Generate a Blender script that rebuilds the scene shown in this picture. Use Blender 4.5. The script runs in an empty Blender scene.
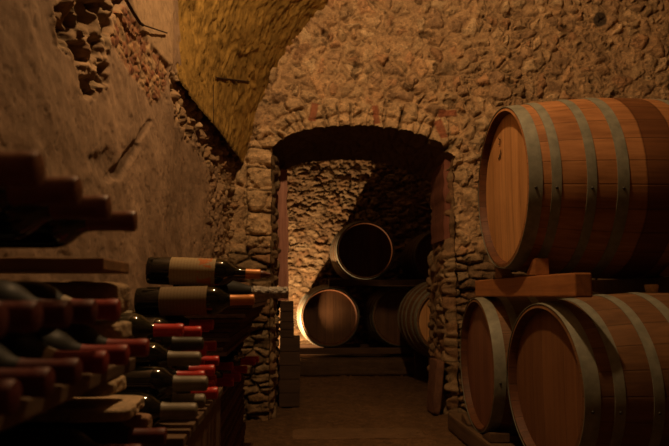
import bpy, bmesh, math, random
import numpy as np
from mathutils import Vector, Matrix, noise
from mathutils.kdtree import KDTree

random.seed(7)
RNG = np.random.default_rng(11)
scene = bpy.context.scene
COL = scene.collection
W, H, F = 669, 446, 650.0
CAMZ = 0.75
PITCH = math.atan(72.0 / F)
YAW = math.atan(39.5 / F * math.cos(PITCH))
CAM = Vector((0, 0, CAMZ))
FW = Vector((math.sin(YAW) * math.cos(PITCH), math.cos(YAW) * math.cos(PITCH), math.sin(PITCH)))
RT = Vector((math.cos(YAW), -math.sin(YAW), 0))
UP = RT.cross(FW)


def ray(px, py):
    return FW + RT * ((px - W / 2) / F) + UP * ((H / 2 - py) / F)


def P(px, py, Y):
    """the point of the photographed place at depth Y that the photo shows at (px, py)"""
    d = ray(px, py)
    return CAM + d * (Y / d.y)


def proj(x, y, z):
    """numpy: place coordinates -> photo pixels (used once to measure where wall features lie)"""
    dx, dy, dz = x - CAM.x, y - CAM.y, z - CAM.z
    f = dx * FW.x + dy * FW.y + dz * FW.z
    r = dx * RT.x + dy * RT.y + dz * RT.z
    u = dx * UP.x + dy * UP.y + dz * UP.z
    f = np.maximum(f, 1e-3)
    return W / 2 + F * r / f, H / 2 - F * u / f


# ------------------------------------------------------------------ object helpers
def tag(o, label=None, cat=None, group=None, kind=None):
    if label: o['label'] = label
    if cat: o['category'] = cat
    if group: o['group'] = group
    if kind: o['kind'] = kind
    return o


def empty(name, loc=(0, 0, 0), rot=(0, 0, 0)):
    o = bpy.data.objects.new(name, None)
    COL.objects.link(o)
    o.location = loc
    o.rotation_euler = rot
    o.empty_display_size = 0.1
    return o


def link(name, me, mat=None, parent=None):
    o = bpy.data.objects.new(name, me)
    COL.objects.link(o)
    if mat is not None and len(me.materials) == 0:
        me.materials.append(mat)
    if parent: o.parent = parent
    return o


def smooth(me, on=True):
    me.polygons.foreach_set('use_smooth', [on] * len(me.polygons))
    return me


def from_bm(bm, name='m', sm=True):
    me = bpy.data.meshes.new(name)
    bm.to_mesh(me)
    bm.free()
    if sm:
        smooth(me)
        me.set_sharp_from_angle(angle=math.radians(38))
    return me


def sharp(me, deg=32):
    me.set_sharp_from_angle(angle=math.radians(deg))
    return me


def dup(root, loc=None, rot=None):
    r = root.copy()
    COL.objects.link(r)
    if loc is not None: r.location = loc
    if rot is not None: r.rotation_euler = rot
    for ch in list(root.children):
        c = ch.copy()
        COL.objects.link(c)
        c.parent = r
        for g in list(ch.children):
            d = g.copy()
            COL.objects.link(d)
            d.parent = c
    return r


# ------------------------------------------------------------------ numpy noise
def vnoise(x, y, z=None, seed=0):
    """cheap smooth value noise on arrays, range -1..1"""
    if z is None: z = np.zeros_like(x)

    def h(i, j, k):
        n = (i.astype(np.int64) * 374761393 + j.astype(np.int64) * 668265263 + k.astype(np.int64) * 1274126177 + seed * 974711) & 0x7fffffff
        n = ((n ^ (n >> 13)) * 1274126177) & 0x7fffffff
        n = n ^ (n >> 16)
        return (n & 0xffff) / 32767.5 - 1.0
    xi, yi, zi = np.floor(x), np.floor(y), np.floor(z)
    fx, fy, fz = x - xi, y - yi, z - zi
    s = lambda t: t * t * (3 - 2 * t)
    fx, fy, fz = s(fx), s(fy), s(fz)
    L = lambda a, b, t: a + (b - a) * t
    c = [[[h(xi + a, yi + b, zi + d) for d in (0, 1)] for b in (0, 1)] for a in (0, 1)]
    return L(L(L(c[0][0][0], c[1][0][0], fx), L(c[0][1][0], c[1][1][0], fx), fy),
             L(L(c[0][0][1], c[1][0][1], fx), L(c[0][1][1], c[1][1][1], fx), fy), fz)


def fbm(x, y, z=None, o=4, seed=0):
    t, a, s = 0, 1.0, 0
    for k in range(o):
        m = 2.03 ** k
        t = t + a * vnoise(x * m, y * m, None if z is None else z * m, seed + 17 * k)
        s += a
        a *= 0.5
    return t / s


def sstep(a, b, x):
    t = np.clip((x - a) / (b - a), 0, 1)
    return t * t * (3 - 2 * t)


def mix(a, b, t):
    return a + (b - a) * t


def poly_sd(px, py, pts):
    """signed distance (negative inside) to a polygon, arrays"""
    d = np.full(px.shape, 1e9)
    ins = np.zeros(px.shape, bool)
    n = len(pts)
    for i in range(n):
        ax, ay = pts[i]
        bx, by = pts[(i + 1) % n]
        ex, ey = bx - ax, by - ay
        t = np.clip(((px - ax) * ex + (py - ay) * ey) / (ex * ex + ey * ey + 1e-9), 0, 1)
        d = np.minimum(d, np.hypot(px - ax - t * ex, py - ay - t * ey))
        c = ((ay > py) != (by > py)) & (px < (bx - ax) * (py - ay) / (by - ay + 1e-12) + ax)
        ins ^= c
    return np.where(ins, -d, d)


def voronoi(u, v, seeds):
    """nearest seed id and distance to the cell border for points (u, v)"""
    kd = KDTree(len(seeds))
    for i, s in enumerate(seeds): kd.insert((s[0], s[1], 0), i)
    kd.balance()
    n = u.size
    ids = np.zeros(n, np.int32)
    ed = np.zeros(n)
    uu, vv = u.ravel(), v.ravel()
    for i in range(n):
        r = kd.find_n((uu[i], vv[i], 0), 3)
        (c1, i1, d1), (c2, i2, d2) = r[0], r[1]
        ids[i] = i1
        e = 9.0
        for c, j, d in r[1:]:
            L = math.dist((c1[0], c1[1]), (c[0], c[1])) + 1e-6
            e = min(e, (d * d - d1 * d1) / (2 * L))
        ed[i] = e
    return ids.reshape(u.shape), ed.reshape(u.shape)


def rubble_seeds(u0, u1, v0, v1, w, h, jit=0.42, seed=0, merge=0.0):
    r = np.random.default_rng(seed)
    out, row, v = [], 0, v0 - h
    while v < v1 + h:
        hh = h * r.uniform(0.75, 1.3)
        u = u0 - w + r.uniform(0, w)
        while u < u1 + w:
            ww = w * r.uniform(0.6, 1.6)
            if r.uniform() > merge:
                out.append((u + ww * 0.5, v + r.uniform(-jit, jit) * hh))
            u += ww
        v += hh
        row += 1
    return out


def rubble(U, V, seeds, seed, warp=0.03, amp=0.032, smear=0.5, tone=(0.82, 1.15), pal=None, crev=0.5, flat=None, gap=(0.001, 0.02), fine=1.0, mcol=None, vs=1.0):
    """irregular stones set in mortar: height field, colour, stone mask, ids"""
    wu = U + warp * fbm(U * 7, V * 7, o=3, seed=seed) + 0.35 * warp * fbm(U * 26, V * 26, o=3, seed=seed + 1)
    wv = V + 0.8 * warp * fbm(U * 7 + 40, V * 7, o=3, seed=seed + 2) + 0.35 * warp * fbm(U * 26 + 9, V * 26, o=3, seed=seed + 3)
    ids, ed = voronoi(wu, wv * vs, [(q[0], q[1] * vs) for q in seeds])
    r = np.random.default_rng(seed + 5)
    n = len(seeds)
    pal = PAL if pal is None else pal
    rc = pal[r.integers(0, len(pal), n)] * r.uniform(tone[0], tone[1], (n, 1))
    a = r.uniform(0.0, 1.0, n) ** 0.8
    g = r.uniform(gap[0], gap[1], n)
    bury = r.uniform(0, 1, n)
    tl = r.uniform(-1, 1, (n, 2)) * 0.18
    sd = np.array([q[:2] for q in seeds])
    if flat is not None:
        a[flat] = 0.75; g[flat] = 0.004; bury[flat] = 0.0; tl[flat] *= 0.35
    e = ed - g[ids] + 0.008 * fbm(U * 28, V * 28, o=3, seed=seed + 6)
    t = sstep(-0.003, 0.007, e)
    dome = sstep(0.0, 0.035, e)
    sh = t * (0.010 + amp * a[ids]) * (0.65 + 0.35 * dome) + t * ((wu - sd[ids, 0]) * tl[ids, 0] + (wv - sd[ids, 1]) * tl[ids, 1])
    sh = sh + t * 0.008 * fbm(U * 16 + ids * 3.1, V * 16, o=4, seed=seed + 7) * fine
    sm = sstep(-0.35, 0.45, fbm(U * 2.6, V * 2.6, o=4, seed=seed + 8))
    mh = 0.006 + smear * 0.028 * sm * (0.4 + 0.6 * bury[ids]) + 0.007 * fbm(U * 9, V * 9, o=3, seed=seed + 9) + 0.005 * fbm(U * 34, V * 34, o=3, seed=seed + 10) * fine
    tt = t * sstep(-0.005, 0.004, sh - mh)
    h = np.maximum(sh, mh) * 0.7 + np.logaddexp(sh * 260, mh * 260) / 260 * 0.3
    m = MORTAR if mcol is None else mcol
    mc = m * (1 + 0.22 * fbm(U * 8, V * 8, o=4, seed=seed + 11) + 0.18 * fbm(U * 40, V * 40, o=3, seed=seed + 12))[..., None]
    c = rc[ids] * (1 + 0.28 * fbm(U * 22 + ids, V * 22, o=4, seed=seed + 13))[..., None]
    col = mix(mc, c, (tt * 0.9)[..., None])
    cv = sstep(0.009, 0.0, np.abs(e + 0.002)) * sstep(-0.2, 0.35, fbm(U * 12, V * 12, o=3, seed=seed + 14)) * (1 - 0.6 * sm * smear)
    h = h - cv * 0.016 * crev
    col = col * (1 - crev * 0.8 * cv)[..., None]
    return h, col, tt, ids


def rough_detail(U, V, seed, a=1.0):
    """chipped, pitted surface of old masonry: (height, tone)"""
    w = 0.02 * fbm(U * 14, V * 14, o=2, seed=seed)
    f1 = fbm((U + w) * 20, (V - w) * 26, o=4, seed=seed + 1)
    f2 = fbm(U * 55, V * 62, o=3, seed=seed + 2)
    ridge = np.abs(fbm((U + w) * 15, (V + w) * 19, o=3, seed=seed + 3))
    crack = sstep(0.035, 0.0, ridge) * sstep(-0.1, 0.3, fbm(U * 8, V * 8, o=2, seed=seed + 4))
    pit = sstep(0.34, 0.52, fbm(U * 34, V * 40, o=3, seed=seed + 5))
    h = a * (0.013 * f1 + 0.0075 * f2 - 0.015 * crack - 0.013 * pit)
    tone = (1 + 0.38 * f1 + 0.34 * f2) * (1 - 0.62 * crack) * (1 - 0.55 * pit)
    return h, tone


def mixed_seeds(u0, u1, v0, v1, w, h, seed):
    """big stones in loose courses with small pinning stones between them"""
    r = np.random.default_rng(seed + 99)
    big = rubble_seeds(u0, u1, v0, v1, w, h, 0.45, seed)
    big = [(a_, b_ + 0.02 * math.sin(a_ * 5 + b_ * 3)) for a_, b_ in big]
    k = int(len(big) * 0.9)
    sm = [(r.uniform(u0, u1), r.uniform(v0, v1)) for _ in range(k)]
    return big + sm


def grid_obj(name, X, Y, Z, col, mat, parent=None, keep=None, flip=False):
    """mesh from 2-D arrays of coordinates with a per-vertex colour attribute"""
    n, m = X.shape
    co = np.stack([X, Y, Z], -1).reshape(-1, 3).astype(np.float32)
    idx = np.arange(n * m).reshape(n, m)
    a, b, c, d = idx[:-1, :-1], idx[1:, :-1], idx[1:, 1:], idx[:-1, 1:]
    q = np.stack([a, d, c, b] if flip else [a, b, c, d], -1).reshape(-1, 4)
    if keep is not None:
        k = keep.reshape(-1)
        q = q[k[q].all(1)]
        used = np.zeros(n * m, bool)
        used[q.ravel()] = True
        remap = np.cumsum(used) - 1
        q = remap[q]
        co = co[used]
        col = col.reshape(-1, 3)[used]
    me = bpy.data.meshes.new(name)
    me.vertices.add(len(co))
    me.vertices.foreach_set('co', co.ravel())
    me.loops.add(q.size)
    me.loops.foreach_set('vertex_index', q.ravel().astype(np.int32))
    me.polygons.add(len(q))
    me.polygons.foreach_set('loop_start', np.arange(0, q.size, 4, dtype=np.int32))
    me.polygons.foreach_set('loop_total', np.full(len(q), 4, np.int32))
    me.update(calc_edges=True)
    at = me.color_attributes.new('Col', 'FLOAT_COLOR', 'POINT')
    rgba = np.ones((len(co), 4), np.float32)
    rgba[:, :3] = np.clip(col.reshape(-1, 3), 0, 1)
    at.data.foreach_set('color', rgba.ravel())
    smooth(me)
    return link(name, me, mat, parent)


def s2l(*c):
    """photo-like 0-255 colour -> linear"""
    return np.array([((v / 255) / 12.92 if v / 255 <= 0.04045 else ((v / 255 + 0.055) / 1.055) ** 2.4) for v in c])


# ------------------------------------------------------------------ materials
class NT:
    def __init__(s, name):
        s.m = bpy.data.materials.new(name)
        s.m.use_nodes = True
        s.t = s.m.node_tree
        s.b = s.t.nodes['Principled BSDF']

    def n(s, typ, **kw):
        nd = s.t.nodes.new(typ)
        for k, v in kw.items():
            if k.startswith('i_'):
                nd.inputs[k[2:].replace('_', ' ')].default_value = v
            else:
                setattr(nd, k, v)
        return nd

    def l(s, a, b):
        s.t.links.new(a, b)

    def ramp(s, fac, stops, interp='LINEAR'):
        r = s.n('ShaderNodeValToRGB')
        r.color_ramp.interpolation = interp
        e = r.color_ramp.elements
        while len(e) < len(stops): e.new(0.5)
        for i, (p, c) in enumerate(stops):
            e[i].position = p
            e[i].color = (*c, 1) if len(c) == 3 else c
        s.l(fac, r.inputs[0])
        return r.outputs[0]

    def math(s, op, a, b=None, c=None):
        nd = s.n('ShaderNodeMath', operation=op)
        for i, x in enumerate((a, b, c)):
            if x is None: continue
            if isinstance(x, (int, float)): nd.inputs[i].default_value = x
            else: s.l(x, nd.inputs[i])
        return nd.outputs[0]

    def mixc(s, fac, a, b, mode='MIX'):
        nd = s.n('ShaderNodeMix', data_type='RGBA', blend_type=mode)
        for i, x in ((0, fac), (6, a), (7, b)):
            if isinstance(x, (int, float)): nd.inputs[i].default_value = x
            elif isinstance(x, tuple): nd.inputs[i].default_value = (*x, 1) if len(x) == 3 else x
            else: s.l(x, nd.inputs[i])
        return nd.outputs[2]

    def noise(s, vec, scale, detail=4, rough=0.55, dist=0.0):
        nd = s.n('ShaderNodeTexNoise')
        nd.inputs['Scale'].default_value = scale
        nd.inputs['Detail'].default_value = detail
        nd.inputs['Roughness'].default_value = rough
        nd.inputs['Distortion'].default_value = dist
        s.l(vec, nd.inputs['Vector'])
        return nd.outputs['Fac']

    def mapping(s, vec, scale=(1, 1, 1), loc=(0, 0, 0)):
        nd = s.n('ShaderNodeMapping')
        nd.inputs['Scale'].default_value = scale
        nd.inputs['Location'].default_value = loc
        s.l(vec, nd.inputs['Vector'])
        return nd.outputs[0]

    def bump(s, h, strength=0.4, dist=0.01):
        nd = s.n('ShaderNodeBump')
        nd.inputs['Strength'].default_value = strength
        nd.inputs['Distance'].default_value = dist
        s.l(h, nd.inputs['Height'])
        s.l(nd.outputs[0], s.b.inputs['Normal'])

    def set(s, **kw):
        for k, v in kw.items():
            k = k.replace('_', ' ')
            s.b.inputs[k].default_value = (*v, 1) if isinstance(v, tuple) and len(v) == 3 else v


def masonry_mat(name, bump=0.5, scale=60, var=0.35, rough=0.92):
    M = NT(name)
    tc = M.n('ShaderNodeTexCoord').outputs['Object']
    at = M.n('ShaderNodeAttribute', attribute_name='Col').outputs['Color']
    n1 = M.noise(tc, scale, 6, 0.65)
    n2 = M.noise(tc, scale * 0.2, 4, 0.6)
    k = M.math('ADD', M.math('MULTIPLY', n1, 0.6), M.math('MULTIPLY', n2, 0.4))
    g = M.ramp(k, [(0.3, (1 - var,) * 3), (0.5, (1, 1, 1)), (0.72, (1 + var,) * 3)])
    M.l(M.mixc(1.0, at, g, 'MULTIPLY'), M.b.inputs['Base Color'])
    M.bump(n1, bump, 0.012)
    M.set(Roughness=rough, Specular_IOR_Level=0.15)
    return M.m


def wood_mat(name, c0, c1, axis='x', scale=1.0, rough=0.6, stave=0, stain=None, plank=None, dark=(0.01, 0.006, 0.003), spec=0.3, attr=False):
    """wood with grain along one local axis; stave>0: that many staves round local X; plank=(axis, width)"""
    M = NT(name)
    tcn = M.n('ShaderNodeTexCoord').outputs['Object']
    rnd = M.n('ShaderNodeObjectInfo').outputs['Random']
    off = M.n('ShaderNodeCombineXYZ')
    for i in range(3): M.l(M.math('MULTIPLY', rnd, 7.0 + i * 3.1), off.inputs[i])
    add = M.n('ShaderNodeVectorMath', operation='ADD')
    M.l(tcn, add.inputs[0]); M.l(off.outputs[0], add.inputs[1])
    tc = add.outputs[0]
    sc = {'x': (2.5, 45, 45), 'y': (45, 2.5, 45), 'z': (45, 45, 2.5)}[axis]
    g = M.noise(M.mapping(tc, tuple(k * scale for k in sc)), 1.0, 5, 0.6, 0.6)
    b = M.noise(tc, 7 * scale, 4, 0.6)
    f = M.math('ADD', M.math('MULTIPLY', g, 0.65), M.math('MULTIPLY', b, 0.35))
    col = M.ramp(f, [(0.32, c0), (0.68, c1)])
    h = g
    xyz = M.n('ShaderNodeSeparateXYZ'); M.l(tcn, xyz.inputs[0])
    pos = None
    if stave:
        ang = M.math('ARCTAN2', xyz.outputs['Y'], xyz.outputs['Z'])
        pos = M.math('MULTIPLY', M.math('ADD', ang, math.pi), stave / (2 * math.pi))
    elif plank:
        pos = M.math('DIVIDE', M.math('ADD', xyz.outputs[plank[0].upper()], 5.0), plank[1])
    if pos is not None:
        cell = M.math('FLOOR', pos)
        fr = M.math('FRACT', pos)
        wn = M.n('ShaderNodeTexWhiteNoise', noise_dimensions='2D')
        cv = M.n('ShaderNodeCombineXYZ'); M.l(cell, cv.inputs[0]); M.l(rnd, cv.inputs[1])
        M.l(cv.outputs[0], wn.inputs['Vector'])
        tone = M.ramp(wn.outputs['Value'], [(0, (0.86, 0.85, 0.84)), (1, (1.1, 1.11, 1.12))])
        col = M.mixc(1.0, col, tone, 'MULTIPLY')
        edge = M.math('MINIMUM', fr, M.math('SUBTRACT', 1.0, fr))
        line = M.ramp(edge, [(0.0, (0, 0, 0)), (0.045, (1, 1, 1))])
        col = M.mixc(line, M.mixc(0.45, col, dark), col)
        h = M.math('ADD', M.math('MULTIPLY', g, 0.4), M.math('MULTIPLY', line, 0.8))
    if stain:
        # wine-stained belt round the middle, painted deeper where the light falls off
        dist = M.math('ABSOLUTE', M.math('SUBTRACT', M.math('ADD', xyz.outputs['X'], M.math('MULTIPLY', M.math('SUBTRACT', b, 0.5), 0.02)), stain[0]))
        belt = M.ramp(dist, [(stain[1] - 0.006, (0.40, 0.34, 0.32)), (stain[1], (0.2, 0.15, 0.14)), (stain[1] + 0.004, (1, 1, 1))])
        col = M.mixc(1.0, col, belt, 'MULTIPLY')
    M.l(col, M.b.inputs['Base Color'])
    M.bump(h, 0.25, 0.004)
    M.set(Roughness=rough, Specular_IOR_Level=spec)
    return M.m


def simple_mat(name, c0, c1, scale=40, rough=0.6, metal=0.0, spec=0.4, bump=0.15, coat=0.0, bd=0.003):
    M = NT(name)
    tc = M.n('ShaderNodeTexCoord').outputs['Object']
    n = M.noise(tc, scale, 4, 0.6)
    M.l(M.ramp(n, [(0.3, c0), (0.7, c1)]), M.b.inputs['Base Color'])
    if bump: M.bump(n, bump, bd)
    M.set(Roughness=rough, Metallic=metal, Specular_IOR_Level=spec, Coat_Weight=coat)
    return M.m


MAT = {}
MAT['wall'] = masonry_mat('stone_masonry', 0.7, 90, 0.4)
MAT['plaster'] = masonry_mat('old_plaster', 0.16, 34, 0.2)
MAT['vault'] = masonry_mat('ochre_render', 0.55, 30, 0.30)
MAT['floor'] = masonry_mat('packed_earth', 0.6, 80, 0.45)
MAT['stone'] = masonry_mat('cut_stone', 0.6, 70, 0.3)
MAT['brick'] = masonry_mat('terracotta', 0.5, 90, 0.3)
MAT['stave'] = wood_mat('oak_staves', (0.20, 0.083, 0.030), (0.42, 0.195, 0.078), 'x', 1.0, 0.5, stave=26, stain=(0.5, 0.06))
MAT['stave_shaded'] = wood_mat('shaded_oak_staves', (0.10, 0.046, 0.019), (0.21, 0.105, 0.045), 'x', 1.0, 0.62, stave=24)  # oak darkened so the weaker light low down is in the colour
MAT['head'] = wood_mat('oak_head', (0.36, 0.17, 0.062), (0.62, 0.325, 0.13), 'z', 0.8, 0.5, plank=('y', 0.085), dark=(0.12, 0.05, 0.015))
MAT['head_shaded'] = wood_mat('shaded_oak_head', (0.12, 0.05, 0.02), (0.21, 0.095, 0.04), 'z', 0.8, 0.55, plank=('y', 0.08), dark=(0.06, 0.025, 0.01))  # lower barrel head, dimmer light put into the wood tone
MAT['head_deep_shade'] = wood_mat('deep_shaded_oak_head', (0.075, 0.034, 0.015), (0.15, 0.07, 0.03), 'z', 0.8, 0.5, plank=('y', 0.08), dark=(0.03, 0.012, 0.005))  # back-room heads: their shade is painted into the oak
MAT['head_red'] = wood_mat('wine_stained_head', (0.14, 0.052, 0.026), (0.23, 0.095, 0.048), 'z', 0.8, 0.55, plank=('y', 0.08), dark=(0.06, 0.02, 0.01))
MAT['chime'] = wood_mat('dark_chime', (0.055, 0.02, 0.008), (0.15, 0.055, 0.02), 'x', 1.0, 0.6, stave=26)
MAT['hoop'] = simple_mat('galvanised_hoop', (0.15, 0.15, 0.115), (0.25, 0.245, 0.19), 25, 0.55, 0.1, 0.4, 0.1)
MAT['rivet'] = simple_mat('iron_rivet', (0.03, 0.028, 0.025), (0.07, 0.065, 0.06), 60, 0.5, 0.6)
MAT['ink'] = simple_mat('burnt_mark', (0.02, 0.008, 0.003), (0.05, 0.02, 0.008), 60, 0.8)
MAT['cork'] = simple_mat('bung_cork', (0.5, 0.34, 0.18), (0.7, 0.5, 0.28), 90, 0.85)
MAT['beam'] = wood_mat('orange_beam', (0.20, 0.075, 0.025), (0.40, 0.165, 0.055), 'y', 0.8, 0.6)
MAT['beam_x'] = wood_mat('dull_beam', (0.05, 0.026, 0.012), (0.11, 0.056, 0.026), 'x', 0.8, 0.7)
MAT['plank'] = wood_mat('pale_plank', (0.17, 0.088, 0.038), (0.33, 0.18, 0.08), 'x', 0.8, 0.7)
MAT['board'] = wood_mat('dark_board', (0.07, 0.036, 0.018), (0.15, 0.078, 0.036), 'z', 0.8, 0.7)
MAT['shelf'] = wood_mat('grey_shelf', (0.07, 0.04, 0.021), (0.15, 0.09, 0.046), 'y', 0.8, 0.75)  # wood darkened to stand in for the light fading downward
MAT['redwood'] = wood_mat('red_post', (0.10, 0.034, 0.022), (0.25, 0.095, 0.065), 'z', 1.0, 0.75)
MAT['litwood'] = wood_mat('lit_red_post', (0.30, 0.125, 0.09), (0.62, 0.32, 0.24), 'z', 1.0, 0.75)  # lighter copy of the post wood, lamplight painted in
MAT['crate'] = wood_mat('crate_boards', (0.035, 0.02, 0.012), (0.08, 0.045, 0.026), 'x', 0.8, 0.75)
MAT['iron'] = simple_mat('rusty_iron', (0.03, 0.018, 0.01), (0.085, 0.05, 0.028), 60, 0.7, 0.3)
MAT['glass'] = simple_mat('wine_glass', (0.0035, 0.004, 0.0025), (0.0075, 0.008, 0.005), 12, 0.05, 0.0, 0.75, 0.0)
MAT['glass_green'] = simple_mat('olive_glass', (0.012, 0.012, 0.006), (0.028, 0.026, 0.013), 12, 0.08, 0.0, 0.7, 0.0)


def dusty():
    M = NT('dusty_glass')
    tc = M.n('ShaderNodeTexCoord').outputs['Object']
    n = M.noise(tc, 18, 5, 0.65)
    M.l(M.ramp(n, [(0.3, (0.011, 0.011, 0.009)), (0.7, (0.028, 0.027, 0.023))]), M.b.inputs['Base Color'])
    M.l(M.ramp(n, [(0.3, (0.35,) * 3), (0.7, (0.7,) * 3)]), M.b.inputs['Roughness'])
    M.set(Specular_IOR_Level=0.12)
    return M.m


MAT['glass_dusty'] = dusty()  # dust, darkened as well to carry the dim light on the rack
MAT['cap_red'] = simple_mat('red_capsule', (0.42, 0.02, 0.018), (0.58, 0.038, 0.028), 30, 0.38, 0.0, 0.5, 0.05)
MAT['cap_shaded'] = simple_mat('shaded_red_capsule', (0.065, 0.010, 0.007), (0.12, 0.018, 0.012), 30, 0.55, 0.0, 0.4, 0.1)  # red capsule with the shade of the near rack painted in
MAT['cap_half_shaded'] = simple_mat('half_shaded_red_capsule', (0.20, 0.018, 0.014), (0.30, 0.032, 0.022), 30, 0.5, 0.0, 0.4, 0.1)  # same red capsule, half as much shade in the colour
MAT['cap_brown'] = simple_mat('brown_capsule', (0.11, 0.032, 0.015), (0.19, 0.06, 0.026), 30, 0.42, 0.0, 0.5, 0.1)
MAT['cap_orange'] = simple_mat('orange_capsule', (0.5, 0.19, 0.045), (0.68, 0.28, 0.075), 30, 0.4, 0.2, 0.5, 0.1)
MAT['cap_grey'] = simple_mat('grey_capsule', (0.15, 0.13, 0.09), (0.23, 0.195, 0.14), 30, 0.5, 0.1, 0.4, 0.1)
MAT['cap_olive'] = simple_mat('olive_capsule', (0.03, 0.028, 0.016), (0.055, 0.05, 0.03), 30, 0.5, 0.0, 0.4, 0.1)
MAT['foil'] = simple_mat('crumpled_foil', (0.28, 0.25, 0.21), (0.6, 0.55, 0.47), 85, 0.5, 0.2, 0.5, 0.9, bd=0.02)
MAT['band'] = simple_mat('paper_band', (0.42, 0.34, 0.24), (0.56, 0.47, 0.33), 40, 0.8)


def label_mat(name, base, stripe, script):
    M = NT(name)
    tc = M.n('ShaderNodeTexCoord').outputs['Object']
    xyz = M.n('ShaderNodeSeparateXYZ'); M.l(tc, xyz.inputs[0])
    st = M.math('FRACT', M.math('MULTIPLY', xyz.outputs['X'], 120.0))
    ln = M.ramp(st, [(0.0, (1, 1, 1)), (0.28, (0, 0, 0)), (0.72, (0, 0, 0)), (1.0, (1, 1, 1))])
    zone = M.ramp(M.math('ADD', xyz.outputs['X'], 0.5), [(0.0, (0, 0, 0)), (0.5, (0, 0, 0))])
    nn = M.noise(M.mapping(tc, (25, 60, 60)), 1.0, 2)
    c = M.mixc(M.math('MULTIPLY', ln, 0.45), base, stripe)
    if script:
        # orange lettering band near the shoulder end of the label
        lo = M.math('GREATER_THAN', xyz.outputs['X'], 0.135)
        hi = M.math('LESS_THAN', xyz.outputs['X'], 0.172)
        blot = M.math('GREATER_THAN', nn, 0.5)
        c = M.mixc(M.math('MULTIPLY', M.math('MULTIPLY', lo, hi), M.math('MULTIPLY', blot, 0.8)), c, script)
    M.l(c, M.b.inputs['Base Color'])
    M.set(Roughness=0.75, Specular_IOR_Level=0.2)
    return M.m


MAT['label_cream'] = label_mat('cream_label', (0.36, 0.275, 0.15), (0.24, 0.12, 0.05), (0.45, 0.12, 0.02))
MAT['label_tan'] = label_mat('tan_label', (0.20, 0.145, 0.08), (0.12, 0.07, 0.035), None)
MAT['label_plain'] = simple_mat('plain_label', (0.2, 0.165, 0.105), (0.28, 0.235, 0.155), 30, 0.8)

# ------------------------------------------------------------------ the setting
YB = 4.1            # front face of the stone wall with the arched doorway
YB2 = 4.72          # its rear face
MORTAR = np.array((0.36, 0.235, 0.13))
PAL = np.array([(0.42, 0.29, 0.165), (0.36, 0.245, 0.14), (0.31, 0.20, 0.115), (0.46, 0.33, 0.195), (0.34, 0.195, 0.105),
                (0.40, 0.275, 0.155), (0.28, 0.18, 0.105), (0.38, 0.235, 0.125)])


def wall_x(y):
    """plan of the left wall"""
    return np.interp(y, [-1.5, 0.5, 1.5, 2.5, 3.1, 3.6, 4.0, 4.2], [-0.62, -0.60, -0.57, -0.55, -0.53, -0.46, -0.40, -0.375])


# ---- door opening profile (photo corners measured on the wall face)
DL = P(272, 150, YB); DR = P(452, 158, YB)
RL = P(277, 175, YB2); RR = P(434, 180, YB2)
ARCF = [P(x, y, YB) for x, y in ((272, 150), (280, 142), (295, 134), (315, 129), (345, 126.5), (375, 127), (400, 131), (420, 136), (438, 144), (452, 158))]
ARCR = [P(x, y, YB2) for x, y in ((277, 174), (288, 167), (302, 162), (320, 160), (345, 159), (370, 160), (390, 164), (408, 170), (422, 176), (434, 184))]


def arch_z(x, arc):
    return np.interp(x, [p.x for p in arc], [p.z for p in arc])


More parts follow.
